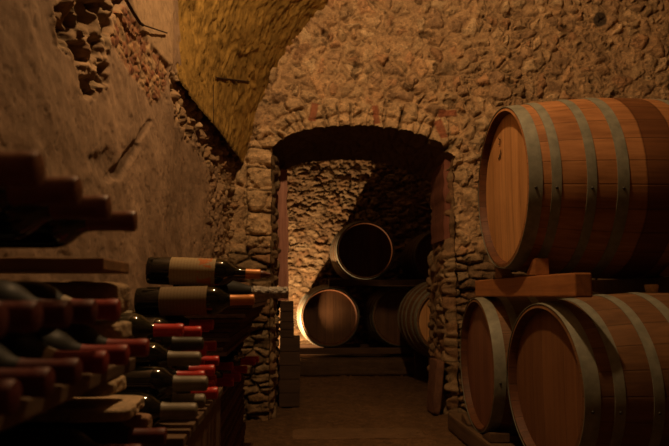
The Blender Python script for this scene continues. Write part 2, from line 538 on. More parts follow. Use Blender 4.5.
# ---- the stone wall with the doorway
def build_wall_back():
    xs = np.arange(-0.62, 2.85, 0.0058)
    zs = np.arange(-0.06, 3.5, 0.0058)
    Xg, Zg = np.meshgrid(xs, zs, indexing='ij')
    seeds = mixed_seeds(-0.7, 3.0, 1.02, 3.6, 0.14, 0.105, 4)
    low = rubble_seeds(-0.7, 3.0, -0.1, 1.0, 0.17, 0.052, 0.1, 9)
    arc_c = (float((DL.x + DR.x) / 2), 0.92)
    keep = []
    for s in seeds:
        dz = s[1] - float(arch_z(min(max(s[0], DL.x), DR.x), ARCF))
        near_arch = DL.x - 0.05 < s[0] < DR.x + 0.05 and -0.3 < dz < 0.155
        jamb = DL.x - 0.17 < s[0] < DL.x + 0.02 and s[1] < 1.72
        if not near_arch and not jamb: keep.append(s)
    nb = len(keep)
    vous, red = [], []
    # voussoirs: one stone every ~8.5 cm along the arch, red bricks set between some
    for k in range(13):
        x = DL.x - 0.03 + (DR.x - DL.x + 0.06) * (k + 0.5) / 13
        z = float(arch_z(min(max(x, DL.x), DR.x), ARCF))
        dx = (x - arc_c[0]) * 0.45
        for j in (0.035, 0.10):
            vous.append((x + dx * j / 0.5, z + j))
    jam = []
    z = 0.98
    for hh in (0.15, 0.17, 0.13, 0.15, 0.14):
        jam.append((DL.x - 0.085 + RNG.uniform(-0.01, 0.01), z + hh / 2))
        z += hh
    up = keep + vous + jam + low[-60:]
    fl = np.zeros(len(up), bool); fl[nb:nb + len(vous) + len(jam)] = True
    hu, cu, tu, idu = rubble(Xg, Zg, up, 50, warp=0.036, amp=0.036, smear=0.72, flat=fl, crev=0.6, tone=(0.75, 1.2))
    isv = fl[idu]
    cu = np.where(isv[..., None], mix(cu, np.array((0.47, 0.325, 0.185)) * (1 + 0.2 * fbm(Xg * 15, Zg * 15, o=4, seed=53))[..., None], 0.7 * tu[..., None]), cu)
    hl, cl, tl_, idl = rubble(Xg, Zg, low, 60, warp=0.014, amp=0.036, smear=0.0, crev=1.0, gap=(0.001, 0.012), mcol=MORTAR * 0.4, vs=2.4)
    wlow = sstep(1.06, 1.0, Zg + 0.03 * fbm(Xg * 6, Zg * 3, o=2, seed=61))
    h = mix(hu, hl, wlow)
    col = mix(cu, cl * (0.62 + 0.2 * sstep(0.5, 1.0, Zg))[..., None], wlow[..., None])  # low courses darken downward, fading light put into the colour
    h = h + 0.014 * fbm(Xg * 2.2, Zg * 2.2, o=3, seed=1)
    rr = rough_detail(Xg, Zg, 33)
    h = h + rr[0] * mix(0.62, 0.5, wlow)
    pits = sstep(0.36, 0.56, fbm(Xg * 10 + 9, Zg * 13, o=4, seed=31))
    h = h - pits * 0.020
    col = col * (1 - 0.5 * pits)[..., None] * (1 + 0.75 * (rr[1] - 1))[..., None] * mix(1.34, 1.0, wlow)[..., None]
    # radial joints of the arch stones and the bed joints of the jamb blocks
    dz = Zg - arch_z(np.clip(Xg, DL.x, DR.x), ARCF)
    xa = Xg - (Xg - arc_c[0]) * np.clip(dz, 0, 0.3) * 1.0 + 0.010 * fbm(Xg * 14, Zg * 14, o=3, seed=57)
    jd = np.abs(((xa - DL.x) / 0.097 + 0.25 * np.sin(xa * 23)) % 1.0 - 0.5) * 0.097
    ring = sstep(-0.02, 0.0, dz) * sstep(0.150, 0.135, dz + 0.02 * fbm(Xg * 9, Zg * 9, o=2, seed=58)) * sstep(DL.x - 0.06, DL.x - 0.03, Xg) * sstep(DR.x + 0.05, DR.x + 0.02, Xg)
    jk = ring * sstep(0.0085, 0.002, jd)
    jz = 9.0 + 0 * Zg
    for z_ in (1.12, 1.27, 1.41, 1.55, 1.68): jz = np.minimum(jz, np.abs(Zg - z_ + 0.012 * fbm(Xg * 12, Zg * 12, o=3, seed=59)))
    jamb_ = sstep(DL.x - 0.17, DL.x - 0.15, Xg) * (Xg < DL.x + 0.01) * (Zg > 1.05) * (Zg < 1.72)
    jk = np.maximum(jk, jamb_ * np.maximum(sstep(0.0085, 0.002, jz), sstep(0.009, 0.002, np.abs(Xg - DL.x + 0.155 + 0.015 * fbm(Xg * 10, Zg * 10, o=2, seed=62)))))
    h = h + 0.012 * ring + 0.014 * jamb_
    h = h - 0.022 * jk
    col = mix(col, np.array((0.58, 0.40, 0.225)) * rr[1][..., None], (0.45 * np.maximum(ring, jamb_))[..., None])
    col = col * (1 - 0.55 * jk)[..., None]
    # red bricks let into the arch ring and the wall
    for (cx, cy, w_, h_, an) in ((313.5, 113, 7, 19, 12), (375.5, 115.5, 6, 20, -6), (440, 130, 8, 20, -20), (447, 114, 19, 7, -3)):
        c = P(cx, cy, YB)
        s = YB / F
        a = math.radians(an)
        ux = (Xg - c.x) * math.cos(a) - (Zg - c.z) * math.sin(a)
        uz = (Xg - c.x) * math.sin(a) + (Zg - c.z) * math.cos(a)
        wob = 0.004 * fbm(Xg * 40, Zg * 40, o=2, seed=14)
        m = sstep(0.006, -0.004, np.maximum(np.abs(ux) - w_ * s / 2, np.abs(uz) - h_ * s / 2) + wob)
        col = mix(col, np.array((0.30, 0.095, 0.05))[None, None] * (1 + 0.25 * fbm(Xg * 30, Zg * 30, o=2, seed=77))[..., None], (m * (0.85 if w_ < 15 or h_ < 10 else 0.45))[..., None])
        h = mix(h, 0.022 + 0.006 * fbm(Xg * 25, Zg * 25, o=3, seed=15), m * 0.8)
    # one black stone high in the wall
    c = P(599, 20, YB)
    m = sstep(0.055, 0.042, np.hypot((Xg - c.x), (Zg - c.z) * 1.05) + 0.008 * fbm(Xg * 20, Zg * 20, o=2, seed=3))
    col = mix(col, np.array((0.05, 0.04, 0.035)), (m * 0.9)[..., None])
    # the lower courses stand proud as rough piers either side of the door
    h += 0.03 * sstep(1.05, 0.9, Zg) * sstep(-0.3, 0.2, fbm(Xg * 4, Zg * 12, o=2, seed=91))
    inside = (Xg > DL.x - 0.006 * fbm(Zg * 0, Zg * 20, o=2, seed=2) + 0.002) & (Xg < DR.x - 0.012 * fbm(Zg * 0 + 3, Zg * 25, o=2, seed=4)) & \
             (Zg < arch_z(np.clip(Xg, DL.x, DR.x), ARCF) + 0.007 * fbm(Xg * 30, Zg * 0, o=2, seed=5))
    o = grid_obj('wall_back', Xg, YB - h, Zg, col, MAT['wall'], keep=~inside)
    tag(o, kind='structure')
    o_h = lambda x, z: h[np.clip(((x + 0.62) / 0.0058).round().astype(int), 0, h.shape[0] - 1), np.clip(((z + 0.06) / 0.0058).round().astype(int), 0, h.shape[1] - 1)]
    return o, o_h


wall_back, WALL_H = build_wall_back()


def build_reveal():
    # profile: up the left jamb, over the arch, down the right jamb; second axis runs through the wall
    zl = np.linspace(-0.05, DL.z, 150)[:-1]
    zr = np.linspace(DR.z, -0.05, 150)[1:]
    xa = np.linspace(0, 1, 150)

    def arc(a, t):
        xs_ = [p.x for p in a]; zs_ = [p.z for p in a]
        x = xs_[0] + (xs_[-1] - xs_[0]) * t
        return x, np.interp(x, xs_, zs_)
    fx, fz = arc(ARCF, xa)
    rx, rz = arc(ARCR, xa)
    FX = np.concatenate([np.full(zl.shape, DL.x), fx, np.full(zr.shape, DR.x)])
    FZ = np.concatenate([zl, fz, zr])
    RX = np.concatenate([np.full(zl.shape, ARCR[0].x), rx, np.full(zr.shape, ARCR[-1].x)])
    RZ = np.concatenate([np.linspace(-0.05, ARCR[0].z, 150)[:-1], rz, np.linspace(ARCR[-1].z, -0.05, 150)[1:]])
    s = np.concatenate([[0], np.cumsum(np.hypot(np.diff(FX), np.diff(FZ)))])
    t = np.linspace(0, 1, 70)
    T, S = np.meshgrid(t, s, indexing='ij')
    X = mix(FX[None], RX[None], T); Z = mix(FZ[None], RZ[None], T)
    # inward normal of the profile
    nx = np.gradient(FZ); nz = -np.gradient(FX)
    L = np.hypot(nx, nz) + 1e-9
    nx, nz = nx / L, nz / L
    edge = np.maximum(WALL_H(FX - nx * 0.010, FZ - nz * 0.010), WALL_H(FX - nx * 0.016, FZ - nz * 0.016))
    Y = mix((YB - edge + 0.003)[None], YB2, T)
    D = T * (YB2 - YB)
    hh, cc, tt, ids = rubble(D, S, rubble_seeds(-0.1, 0.8, -0.1, s[-1] + 0.1, 0.19, 0.055, 0.12, 44), 300, warp=0.015, amp=0.03, smear=0.1, crev=0.9, gap=(0.0, 0.012), vs=2.2)
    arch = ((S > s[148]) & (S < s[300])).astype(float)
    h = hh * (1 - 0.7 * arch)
    col = mix(cc * 0.8, np.array((0.16, 0.10, 0.055)) * (1 + 0.2 * fbm(D * 20, S * 20, o=3))[..., None], (arch * 0.9)[..., None])  # underside of the arch painted dark for its shade
    mid = np.minimum(sstep(0.0, 0.12, T), 1)
    h = h * mid
    jag = Z < 1.1
    h = h + np.where((X > 0.5) & jag, 0.035 * mid * sstep(1.1, 1.0, Z), 0)
    o = grid_obj('door_reveal', X + nx[None] * -h * -1, Y, Z + nz[None] * h, col, MAT['wall'], parent=wall_back)
    return o


build_reveal()


# ---- the left wall: old plaster with patches fallen off the rubble
def build_wall_left():
    n = 560
    ys = np.concatenate([np.linspace(-1.2, 0.75, 24)[:-1], 0.75 * (4.16 / 0.75) ** np.linspace(0, 1, n)])
    zs = np.concatenate([np.linspace(-0.05, 0.55, 30)[:-1], np.linspace(0.55, 2.2, 380), np.linspace(2.2, 3.2, 30)[1:]])
    Yg, Zg = np.meshgrid(ys, zs, indexing='ij')
    Xg = wall_x(Yg)
    px, py = proj(Xg, Yg, Zg)
    front = Yg > 0.55
    wob = 7 * fbm(Yg * 7, Zg * 7, o=4, seed=3) + 3 * fbm(Yg * 25, Zg * 25, o=2, seed=8)

    def mask(pts, soft=3.0, w=1.0):
        d = poly_sd(px, py, pts) + wob * w
        return np.where(front, sstep(soft, -soft, d), 0)
    brick = mask([(114, 14), (125, 6), (139, 25), (153, 49), (168, 66), (168, 86), (154, 106), (138, 82), (121, 60), (110, 38)], 2, 0.45)
    holes = [[(60, 8), (72, 2), (78, 22), (72, 48), (64, 46), (60, 28)],
             [(78, 0), (92, 0), (96, 18), (90, 34), (82, 26)],
             [(76, 44), (86, 46), (88, 60), (80, 62)],
             [(86, 78), (94, 80), (97, 94), (90, 96)],
             [(96, 40), (103, 40), (102, 54), (96, 54)],
             [(100, 70), (108, 66), (107, 82), (100, 86)],
             [(92, 2), (106, 0), (112, 26), (108, 46), (100, 30)],
             [(112, 0), (126, 0), (120, 14), (113, 16)]]
    zone = mask([(58, -10), (130, -10), (118, 14), (111, 20), (112, 46), (108, 60), (110, 84), (98, 98), (86, 96), (84, 72), (72, 56), (60, 48), (56, 20)], 3, 0.8)
    hole = np.zeros_like(Yg)
    for k, p_ in enumerate(holes): hole = np.maximum(hole, mask(p_, 3.2, 0.5))
    rub = mask([(169, 72), (176, 66), (200, 98), (222, 128), (246, 162), (246, 215), (232, 205), (218, 182), (204, 160), (188, 132), (172, 104)], 5, 1.6)
    stone_low = np.where(front, sstep(200, 236, px + 2.0 * wob + 0.10 * (py - 200)), 0) * 0.9
    gouge = np.where(front, np.maximum(sstep(7.5, 2.0, np.abs(poly_sd(px, py, [(118, 175), (125, 163), (136, 146), (135.5, 146), (124.5, 163), (117, 175)])) + 0.2 * wob), 0.6 * sstep(4, 1.0, np.abs(poly_sd(px, py, [(110, 180), (134, 148), (151, 122), (150.5, 122), (133, 148), (109, 180)])) + 0.2 * wob)), 0)
    gouge2 = mask([(94, 158), (110, 150), (117, 172), (104, 180)], 7, 0.7) * 0.5
    pale = mask([(126, -20), (174, -20), (172, 64), (168, 66), (153, 48), (138, 24)], 2, 0.3)
    # rubble pattern
    stones, scol, stt, ids = rubble(Yg, Zg, mixed_seeds(-1.4, 4.3, -0.1, 3.3, 0.11, 0.085, 12), 80, warp=0.03, amp=0.036, smear=0.35, crev=0.7)
    wu = Yg + 0.02 * fbm(Yg * 9, Zg * 9, o=3, seed=4); wv = Zg + 0.015 * fbm(Yg * 9 + 5, Zg * 9, o=3, seed=5)
    # small pebbly brick fill
    sid, sed = voronoi(wu, wv, rubble_seeds(1.4, 3.2, 1.2, 2.4, 0.055, 0.03, 0.45, 13))
    r2 = np.random.default_rng(6)
    sc = np.array([(0.30, 0.12, 0.06), (0.42, 0.24, 0.12), (0.36, 0.17, 0.09), (0.22, 0.085, 0.05), (0.46, 0.30, 0.17)])[r2.integers(0, 5, sid.max() + 1)]
    peb = sstep(0, 0.008, sed) * 0.012 * r2.uniform(0.3, 1.1, sid.max() + 1)[sid]
    plaster = 0.030 + 0.016 * fbm(Yg * 1.6, Zg * 1.6, o=3, seed=9) + 0.010 * fbm(Yg * 6 + Zg * 3, Zg * 5, o=3, seed=10) + 0.0015 * fbm(Yg * 26, Zg * 18, o=3, seed=11)
    trow = 0.004 * np.abs(fbm(Yg * 5 + Zg * 9, Zg * 3 - Yg * 6, o=3, seed=19))
    plaster = plaster + trow
    h = plaster
    h = mix(h, stones + 0.010, np.clip(zone * 0.45, 0, 1))
    h = mix(h, stones - 0.026, hole)
    h = mix(h, 0.024 + 0.35 * peb, brick)
    h = mix(h, 0.034 + 0.006 * fbm(Yg * 5, Zg * 5, o=3, seed=6), pale)
    h = mix(h, stones * 0.9 + 0.014 - 0.016 * sstep(0.02, 0.5, fbm(Yg * 9, Zg * 9, o=3, seed=61)), rub)
    h = mix(h, stones, stone_low * (1 - rub))
    rd = rough_detail(Yg, Zg, 133)
    rw = np.clip(rub + stone_low + zone * 0.7 + brick * 0.5, 0, 1)
    h = h + rd[0] * (0.09 + 0.75 * rw)
    h = h - 0.009 * gouge - 0.02 * gouge2
    pc = np.array((0.37, 0.25, 0.163))
    stain = sstep(-0.3, 0.6, fbm(Yg * 2.2, Zg * 1.3, o=4, seed=40))
    col = pc * (0.78 + 0.35 * stain)[..., None] * np.where(True, 1 - 0.12 * sstep(0.1, 0.5, fbm(Yg * 14, Zg * 10, o=4, seed=41)), 1)[..., None]
    col = mix(col, mix(col, scol, 0.55), zone[..., None])
    col = mix(col, scol * 0.65, hole[..., None])
    col = mix(col, mix(MORTAR, sc[sid], sstep(0, 0.006, sed)[..., None] * 0.9), brick[..., None])
    col = mix(col, np.array((0.50, 0.34, 0.20)), (pale * 0.85)[..., None])
    col = mix(col, scol, rub[..., None])
    col = mix(col, scol, (stone_low * (1 - rub))[..., None])
    col = col * mix(1.0, rd[1], 0.35 + 0.65 * rw)[..., None]
    col = col * (1 - 0.35 * gouge)[..., None] * (1 - 0.3 * gouge2)[..., None]  # shadow in the gouges painted into the plaster colour
    o = grid_obj('wall_left', Xg + h - 0.03, Yg, Zg, col, MAT['plaster'], flip=True)
    tag(o, kind='structure')


build_wall_left()

# ---- the ochre vault springing from the left wall
ARC_PX = [(243, 166), (247, 145), (253, 121), (263, 92), (275, 70), (290, 45), (308, 20), (331, -2)]


def build_vault():
    arcp = [P(x, y, YB - 0.02) for x, y in ARC_PX]
    # continue the measured curve over to the other side as a round vault
    x0, z0 = arcp[-1].x, arcp[-1].z
    ext = [(x0 + (1.5 - x0) * k / 6, z0 + (0.55) * math.sin(k / 6 * math.pi / 2)) for k in range(1, 7)]
    prof = [(p.x, p.z) for p in arcp] + ext
    full = prof + [(3.0 - x, z) for x, z in prof[-2::-1]]
    fx = np.array([p[0] for p in full]); fz = np.array([p[1] for p in full])
    s = np.concatenate([[0], np.cumsum(np.hypot(np.diff(fx), np.diff(fz)))])
    S = np.linspace(0, s[-1], 520)
    bx = np.interp(S, s, fx); bz = np.interp(S, s, fz)
    k = np.ones(9) / 9
    bx = np.convolve(np.pad(bx, 4, mode='edge'), k, 'valid'); bz = np.convolve(np.pad(bz, 4, mode='edge'), k, 'valid')
    near = P(173, 74, 2.9)
    yn = 2.85
    for _ in range(6):
        d = ray(173, 74)
        yn = float(wall_x(yn)) / d.x * d.y
    near = P(173, 74, yn)
    ys = np.linspace(yn, YB + 0.06, 190)
    Yg, Sg = np.meshgrid(ys, S, indexing='ij')
    T = np.clip((Yg - yn) / (YB - 0.02 - yn), 0, 1.1)
    npt = [P(x, y, yn) for x, y in ((173, 74), (171.5, 40), (172, 0), (178, -50), (196, -110), (240, -180))]
    nx_ = [p.x - 0.004 for p in npt] + [1.0, 1.5]
    nz_ = [p.z for p in npt] + [max(bz) + 0.42, max(bz) + 0.45]
    nfx = np.array(nx_ + [3.0 - x for x in nx_[-2::-1]]); nfz = np.array(nz_ + nz_[-2::-1])
    ns_ = np.concatenate([[0], np.cumsum(np.hypot(np.diff(nfx), np.diff(nfz)))])
    q_ = S / S[-1] * ns_[-1]
    nbx = np.interp(q_, ns_, nfx); nbz = np.interp(q_, ns_, nfz)
    nbx = np.convolve(np.pad(nbx, 4, mode='edge'), k, 'valid'); nbz = np.convolve(np.pad(nbz, 4, mode='edge'), k, 'valid')
    Xg = mix(nbx[None], bx[None], T); Zg = mix(nbz[None], bz[None], T)
    r = 0.012 * fbm(Yg * 4, Sg * 4, o=3, seed=70) + 0.010 * fbm(Yg * 26 + 6 * fbm(Yg * 5, Sg * 5, o=2), Sg * 20, o=3, seed=71)
    # trowel ridges
    rg = np.abs(fbm(Yg * 20 + 9, Sg * 12 + Yg * 9, o=2, seed=72)); r = r + 0.006 * sstep(0.10, 0.0, rg)
    nx = np.gradient(bz); nz = -np.gradient(bx); L = np.hypot(nx, nz) + 1e-9
    Xg = Xg + r * (nx / L)[None]; Zg = Zg + r * (nz / L)[None]
    base = np.array((0.40, 0.245, 0.064))
    col = base * (0.9 + 0.3 * fbm(Yg * 3, Sg * 3, o=3, seed=73) + 0.45 * fbm(Yg * 26, Sg * 24, o=4, seed=75))[..., None]
    col = col * (1 - 0.4 * sstep(0.06, 0.0, rg))[..., None]
    col = col * (1 - 0.6 * sstep(0.025, 0.0, Sg - 0.012))[..., None]      # jagged shadow along the springing, painted into the colour
    o = grid_obj('ceiling_vault', Xg, Yg, Zg, col, MAT['vault'])
    tag(o, kind='structure')
    return yn


VAULT_Y = build_vault()


# ---- the rest of the room shell
def plain_grid(name, f, nu, nv, base, amp, mat, seed=0, flip=False, rub=None):
    u, v = np.meshgrid(np.linspace(0, 1, nu), np.linspace(0, 1, nv), indexing='ij')
    X, Y, Z = f(u, v)
    n = fbm(X * 4 + seed, Y * 4 + Z * 4, o=4, seed=seed)
    col = np.array(base) * (1 + 0.25 * n)[..., None]
    o = grid_obj(name, X, Y, Z, col, mat, flip=flip)
    tag(o, kind='structure')
    return o


plain_grid('wall_right', lambda u, v: (2.78 + 0.03 * fbm(u * 20, v * 20, seed=2), -1.2 + u * 5.35, -0.05 + v * 3.4), 90, 60, (0.12, 0.08, 0.05), 0, MAT['wall'], 3)
plain_grid('wall_rear', lambda u, v: (-0.75 + u * 3.7, -1.2 + 0.02 * fbm(u * 20, v * 20, seed=5), -0.05 + v * 3.3), 50, 50, (0.12, 0.08, 0.05), 0, MAT['plaster'], 4)
plain_grid('ceiling', lambda u, v: (-0.8 + u * 3.75, -1.25 + v * (VAULT_Y + 1.35), 2.75 + 0.75 * np.sin(u * math.pi)), 60, 60, (0.12, 0.08, 0.05), 0, MAT['plaster'], 6)
plain_grid('wall_tympanum', lambda u, v: (-0.55 + u * 3.6, VAULT_Y - 0.02 + 0 * u, 3.25 + v * 0.4), 20, 8, (0.12, 0.08, 0.05), 0, MAT['plaster'], 6)


def build_floor():
    xs = np.linspace(-1.2, 2.9, 340)
    ys = np.concatenate([np.linspace(-1.25, 2.6, 60)[:-1], np.linspace(2.6, 7.4, 420)])
    X, Y = np.meshgrid(xs, ys, indexing='ij')
    h = 0.012 * fbm(X * 2.5, Y * 2.5, o=3, seed=1) + 0.006 * fbm(X * 25, Y * 25, o=3, seed=2)
    st = np.maximum(0, fbm(X * 40, Y * 40, o=2, seed=9) - 0.35) * 0.03
    path = np.exp(-((X - 0.45) / 0.6) ** 2)
    col = mix(np.array((0.075, 0.042, 0.021)), np.array((0.16, 0.09, 0.044)), (path * (0.8 + 0.3 * fbm(X * 3, Y * 3, o=3, seed=4)))[..., None])
    col = col * (1 + 0.35 * fbm(X * 30, Y * 30, o=3, seed=5))[..., None]
    o = grid_obj('floor', X, Y, h + st - 0.004, col, MAT['floor'])
    tag(o, kind='structure')


build_floor()


def rock_mesh(dx, dy, dz, seed, n=18, rnd=0.25, amp=0.012, base=(0.30, 0.21, 0.125), red=0.0):
    """rough hewn stone block dx x dy x dz with its base centre at the origin, never larger than its box"""
    bm = bmesh.new()
    bmesh.ops.create_cube(bm, size=2.0)
    bmesh.ops.subdivide_edges(bm, edges=bm.edges[:], cuts=n, use_grid_fill=True)
    co = np.array([v.co for v in bm.verts])
    p = 9.0 if rnd < 0.3 else 5.0
    nn = (np.abs(co) ** p).sum(1) ** (1 / p)
    co = co / nn[:, None]
    half = np.array((dx, dy, dz)) / 2
    q = co * half
    s = seed * 3.7
    d1 = fbm(q[:, 0] * 14 + s, q[:, 1] * 14, q[:, 2] * 14, o=3, seed=seed)
    d2 = fbm(q[:, 0] * 50 + s, q[:, 1] * 50, q[:, 2] * 50, o=3, seed=seed + 1)
    shrink = amp * (1.0 + d1) + amp * 0.3 * (1 + d2)
    q = q - co * np.minimum(shrink[:, None], half * 0.4)
    q[:, 2] += dz / 2
    q[:, 2] -= q[:, 2].min()
    me = bpy.data.meshes.new('stone')
    for v, c in zip(bm.verts, q): v.co = c
    bm.to_mesh(me); bm.free()
    at = me.color_attributes.new('Col', 'FLOAT_COLOR', 'POINT')
    b = np.array(base)
    cc = b * (1 + 0.25 * d1 + 0.2 * d2)[:, None]
    if red: cc = mix(cc, np.array((0.30, 0.10, 0.055)) * (1 + 0.2 * d2)[:, None], (red * sstep(-0.2, 0.4, d1))[:, None])
    rgba = np.ones((len(q), 4), np.float32); rgba[:, :3] = np.clip(cc, 0, 1)
    at.data.foreach_set('color', rgba.ravel())
    smooth(me)
    return me


def rock(name, x0, x1, y0, y1, z0, z1, seed, label, cat='stone block', kind=None, rz=0.0, **kw):
    me = rock_mesh(x1 - x0, y1 - y0, z1 - z0, seed, **kw)
    o = link(name, me, MAT['stone'])
    o.location = ((x0 + x1) / 2, (y0 + y1) / 2, z0)
    o.rotation_euler = (0, 0, rz)
    if kind: tag(o, kind=kind)
    else: tag(o, label, cat)
    return o


def beam_mesh(dx, dy, dz, bev=0.006, seed=0, wob=0.002):
    bm = bmesh.new()
    bmesh.ops.create_cube(bm, size=1.0)
    for v in bm.verts: v.co = Vector((v.co.x * dx, v.co.y * dy, v.co.z * dz + dz / 2))
    bmesh.ops.bevel(bm, geom=bm.edges[:], offset=min(bev, dz * 0.3, dx * 0.3, dy * 0.3), segments=2, affect='EDGES', profile=0.6)
    L = max(dx, dy, dz)
    ax = (dx, dy, dz).index(L)
    k = max(2, int(L / 0.06))
    for i in range(1, k):
        nrm = Vector((0, 0, 0)); nrm[ax] = 1
        pt = Vector((0, 0, 0)); pt[ax] = -L / 2 + L * i / k + (dz / 2 if ax == 2 else 0)
        bmesh.ops.bisect_plane(bm, geom=bm.verts[:] + bm.edges[:] + bm.faces[:], plane_co=pt, plane_no=nrm)
    for v in bm.verts:
        nv = noise.noise_vector(v.co * 6 + Vector((seed, seed * 2, 0)))
        d = Vector((-abs(nv.x) if v.co.x > 0 else abs(nv.x), -abs(nv.y) if v.co.y > 0 else abs(nv.y), -abs(nv.z) if v.co.z > dz / 2 else abs(nv.z) * 0.0))
        v.co += d * wob * 2
    return from_bm(bm, 'beam', False)


def beam(name, x0, x1, y0, y1, z0, z1, mat, label=None, cat=None, parent=None, group=None, kind=None, seed=0, bev=0.006):
    me = beam_mesh(x1 - x0, y1 - y0, z1 - z0, bev, seed)
    o = link(name, me, mat, parent)
    o.location = Vector(((x0 + x1) / 2, (y0 + y1) / 2, z0)) - (parent.location if parent else Vector((0, 0, 0)))
    if label or kind: tag(o, label, cat, group, kind)
    return o


# a worn slab let into the floor before the doorway
a, b = P(300, 432, 3.6), P(414, 432, 3.6)
rock('trim_1', -0.02, 0.72, 3.52, 3.80, -0.03, 0.012, 3, None, kind='structure', base=(0.16, 0.095, 0.05), amp=0.006, n=20)

# ---- back store room beyond the doorway
YF = 7.25


def build_wall_far():
    xs = np.arange(-1.15, 2.3, 0.011)
    zs = np.arange(-0.05, 2.75, 0.011)
    X, Z = np.meshgrid(xs, zs, indexing='ij')
    seeds = rubble_seeds(-1.3, 2.4, -0.1, 2.8, 0.15, 0.066, 0.3, 31, merge=0.08)
    h, col, tt, ids = rubble(X, Z, seeds, 120, warp=0.035, amp=0.045, smear=0.45, crev=0.9, gap=(0.0, 0.02), mcol=MORTAR * 0.85, vs=1.8)
    rec = sstep(0.18, 0.5, fbm(X * 5 + 3, Z * 9, o=3, seed=12))
    rd = rough_detail(X, Z * 1.7, 233, 2.2)
    h = h + rd[0]
    col = col * rd[1][..., None]
    h = h + 0.02 * fbm(X * 2, Z * 2, o=2, seed=7) - 0.022 * rec + 0.008 * fbm(X * 9, Z * 26, o=3, seed=14)
    o = grid_obj('wall_far', X, YF - h, Z, col, MAT['wall'])
    tag(o, kind='structure')


build_wall_far()
plain_grid('wall_store_left', lambda u, v: (-1.05 + 0.03 * fbm(u * 20, v * 20, seed=3), YB2 + u * (YF - YB2), -0.05 + v * 2.8), 60, 60, (0.30, 0.21, 0.13), 0, MAT['wall'], 8)
plain_grid('wall_store_right', lambda u, v: (2.15 + 0.03 * fbm(u * 20, v * 20, seed=4), YB2 + u * (YF - YB2), -0.05 + v * 2.8), 60, 60, (0.30, 0.21, 0.13), 0, MAT['wall'], 9)
plain_grid('ceiling_store', lambda u, v: (-1.1 + u * 3.4, YB2 - 0.05 + v * (YF - YB2 + 0.1), 2.45 + 0.25 * np.sin(u * math.pi)), 40, 40, (0.28, 0.19, 0.11), 0, MAT['plaster'], 9)
plain_grid('wall_store_front', lambda u, v: (-1.1 + u * (ARCR[0].x + 1.09), YB2 + 0.01 + 0 * u, -0.05 + v * 2.8), 20, 20, (0.28, 0.19, 0.11), 0, MAT['wall'], 9)
# stone ledge along the foot of the far wall
rock('trim_2', -0.35, 2.05, 6.12, 7.15, -0.02, 0.19, 5, None, kind='structure', base=(0.10, 0.06, 0.033), n=26, amp=0.015)


# reddish timber posts lining the two jambs of the doorway
def post(name, pts, w, d, seed, mat, kind='structure'):
    """weathered plank-like post along pts (bottom to top)"""
    bm = bmesh.new()
    rings = []
    n = 26
    p0, p1 = Vector(pts[0]), Vector(pts[1])
    for i in range(n + 1):
        t = i / n
        c = p0.lerp(p1, t)
        ww = w * (1 + 0.28 * noise.noise((seed, t * 6, 0)) + 0.14 * noise.noise((seed + 5, t * 22, 0)))
        oo = 0.010 * noise.noise((seed + 9, t * 5, 3))
        ring = []
        for sx, sy in ((-1, -1), (-0.3, -1.15), (0.4, -1.1), (1, -1), (1, 1), (-1, 1)):
            jx = 0.004 * noise.noise((seed + sx * 3, t * 14, sy))
            ring.append(bm.verts.new((c.x + sx * ww / 2 + oo + jx, c.y + sy * d / 2 + jx, c.z)))
        rings.append(ring)
    for a_, b_ in zip(rings, rings[1:]):
        for k in range(6):
            bm.faces.new((a_[k], a_[(k + 1) % 6], b_[(k + 1) % 6], b_[k]))
    bm.faces.new(rings[0][::-1]); bm.faces.new(rings[-1])
    bmesh.ops.recalc_face_normals(bm, faces=bm.faces[:])
    o = link(name, from_bm(bm, name, True), mat)
    if kind: tag(o, kind=kind)
    return o


pa, pb = P(283.5, 300, 4.5), P(282, 178, 4.5)
post('trim_3', ((pa.x, 4.5, P(285, 301, 4.62).z + 0.004), (pb.x, 4.5, pb.z + 0.05)), 0.072, 0.10, 3, MAT['litwood'])
pa, pb = P(443, 242, 4.36), P(443, 160, 4.36)
post('trim_4', ((pa.x + 0.02, 4.38, pa.z), (pb.x + 0.02, 4.38, pb.z + 0.02)), 0.11, 0.40, 8, MAT['redwood'])


# ------------------------------------------------------------------ barrels
def lathe_x(prof, seg, closed=False, bm=None):
    """revolve (x, r) profile about local X"""
    bm = bm or bmesh.new()
    rings = []
    for x, r in prof:
        rings.append([bm.verts.new((x, r * math.sin(2 * math.pi * k / seg), r * math.cos(2 * math.pi * k / seg))) for k in range(seg)])
    pr = list(zip(rings, rings[1:])) + ([(rings[-1], rings[0])] if closed else [])
    for a_, b_ in pr:
        for k in range(seg):
            j = (k + 1) % seg
            bm.faces.new((a_[k], a_[j], b_[j], b_[k]))
    return bm, rings


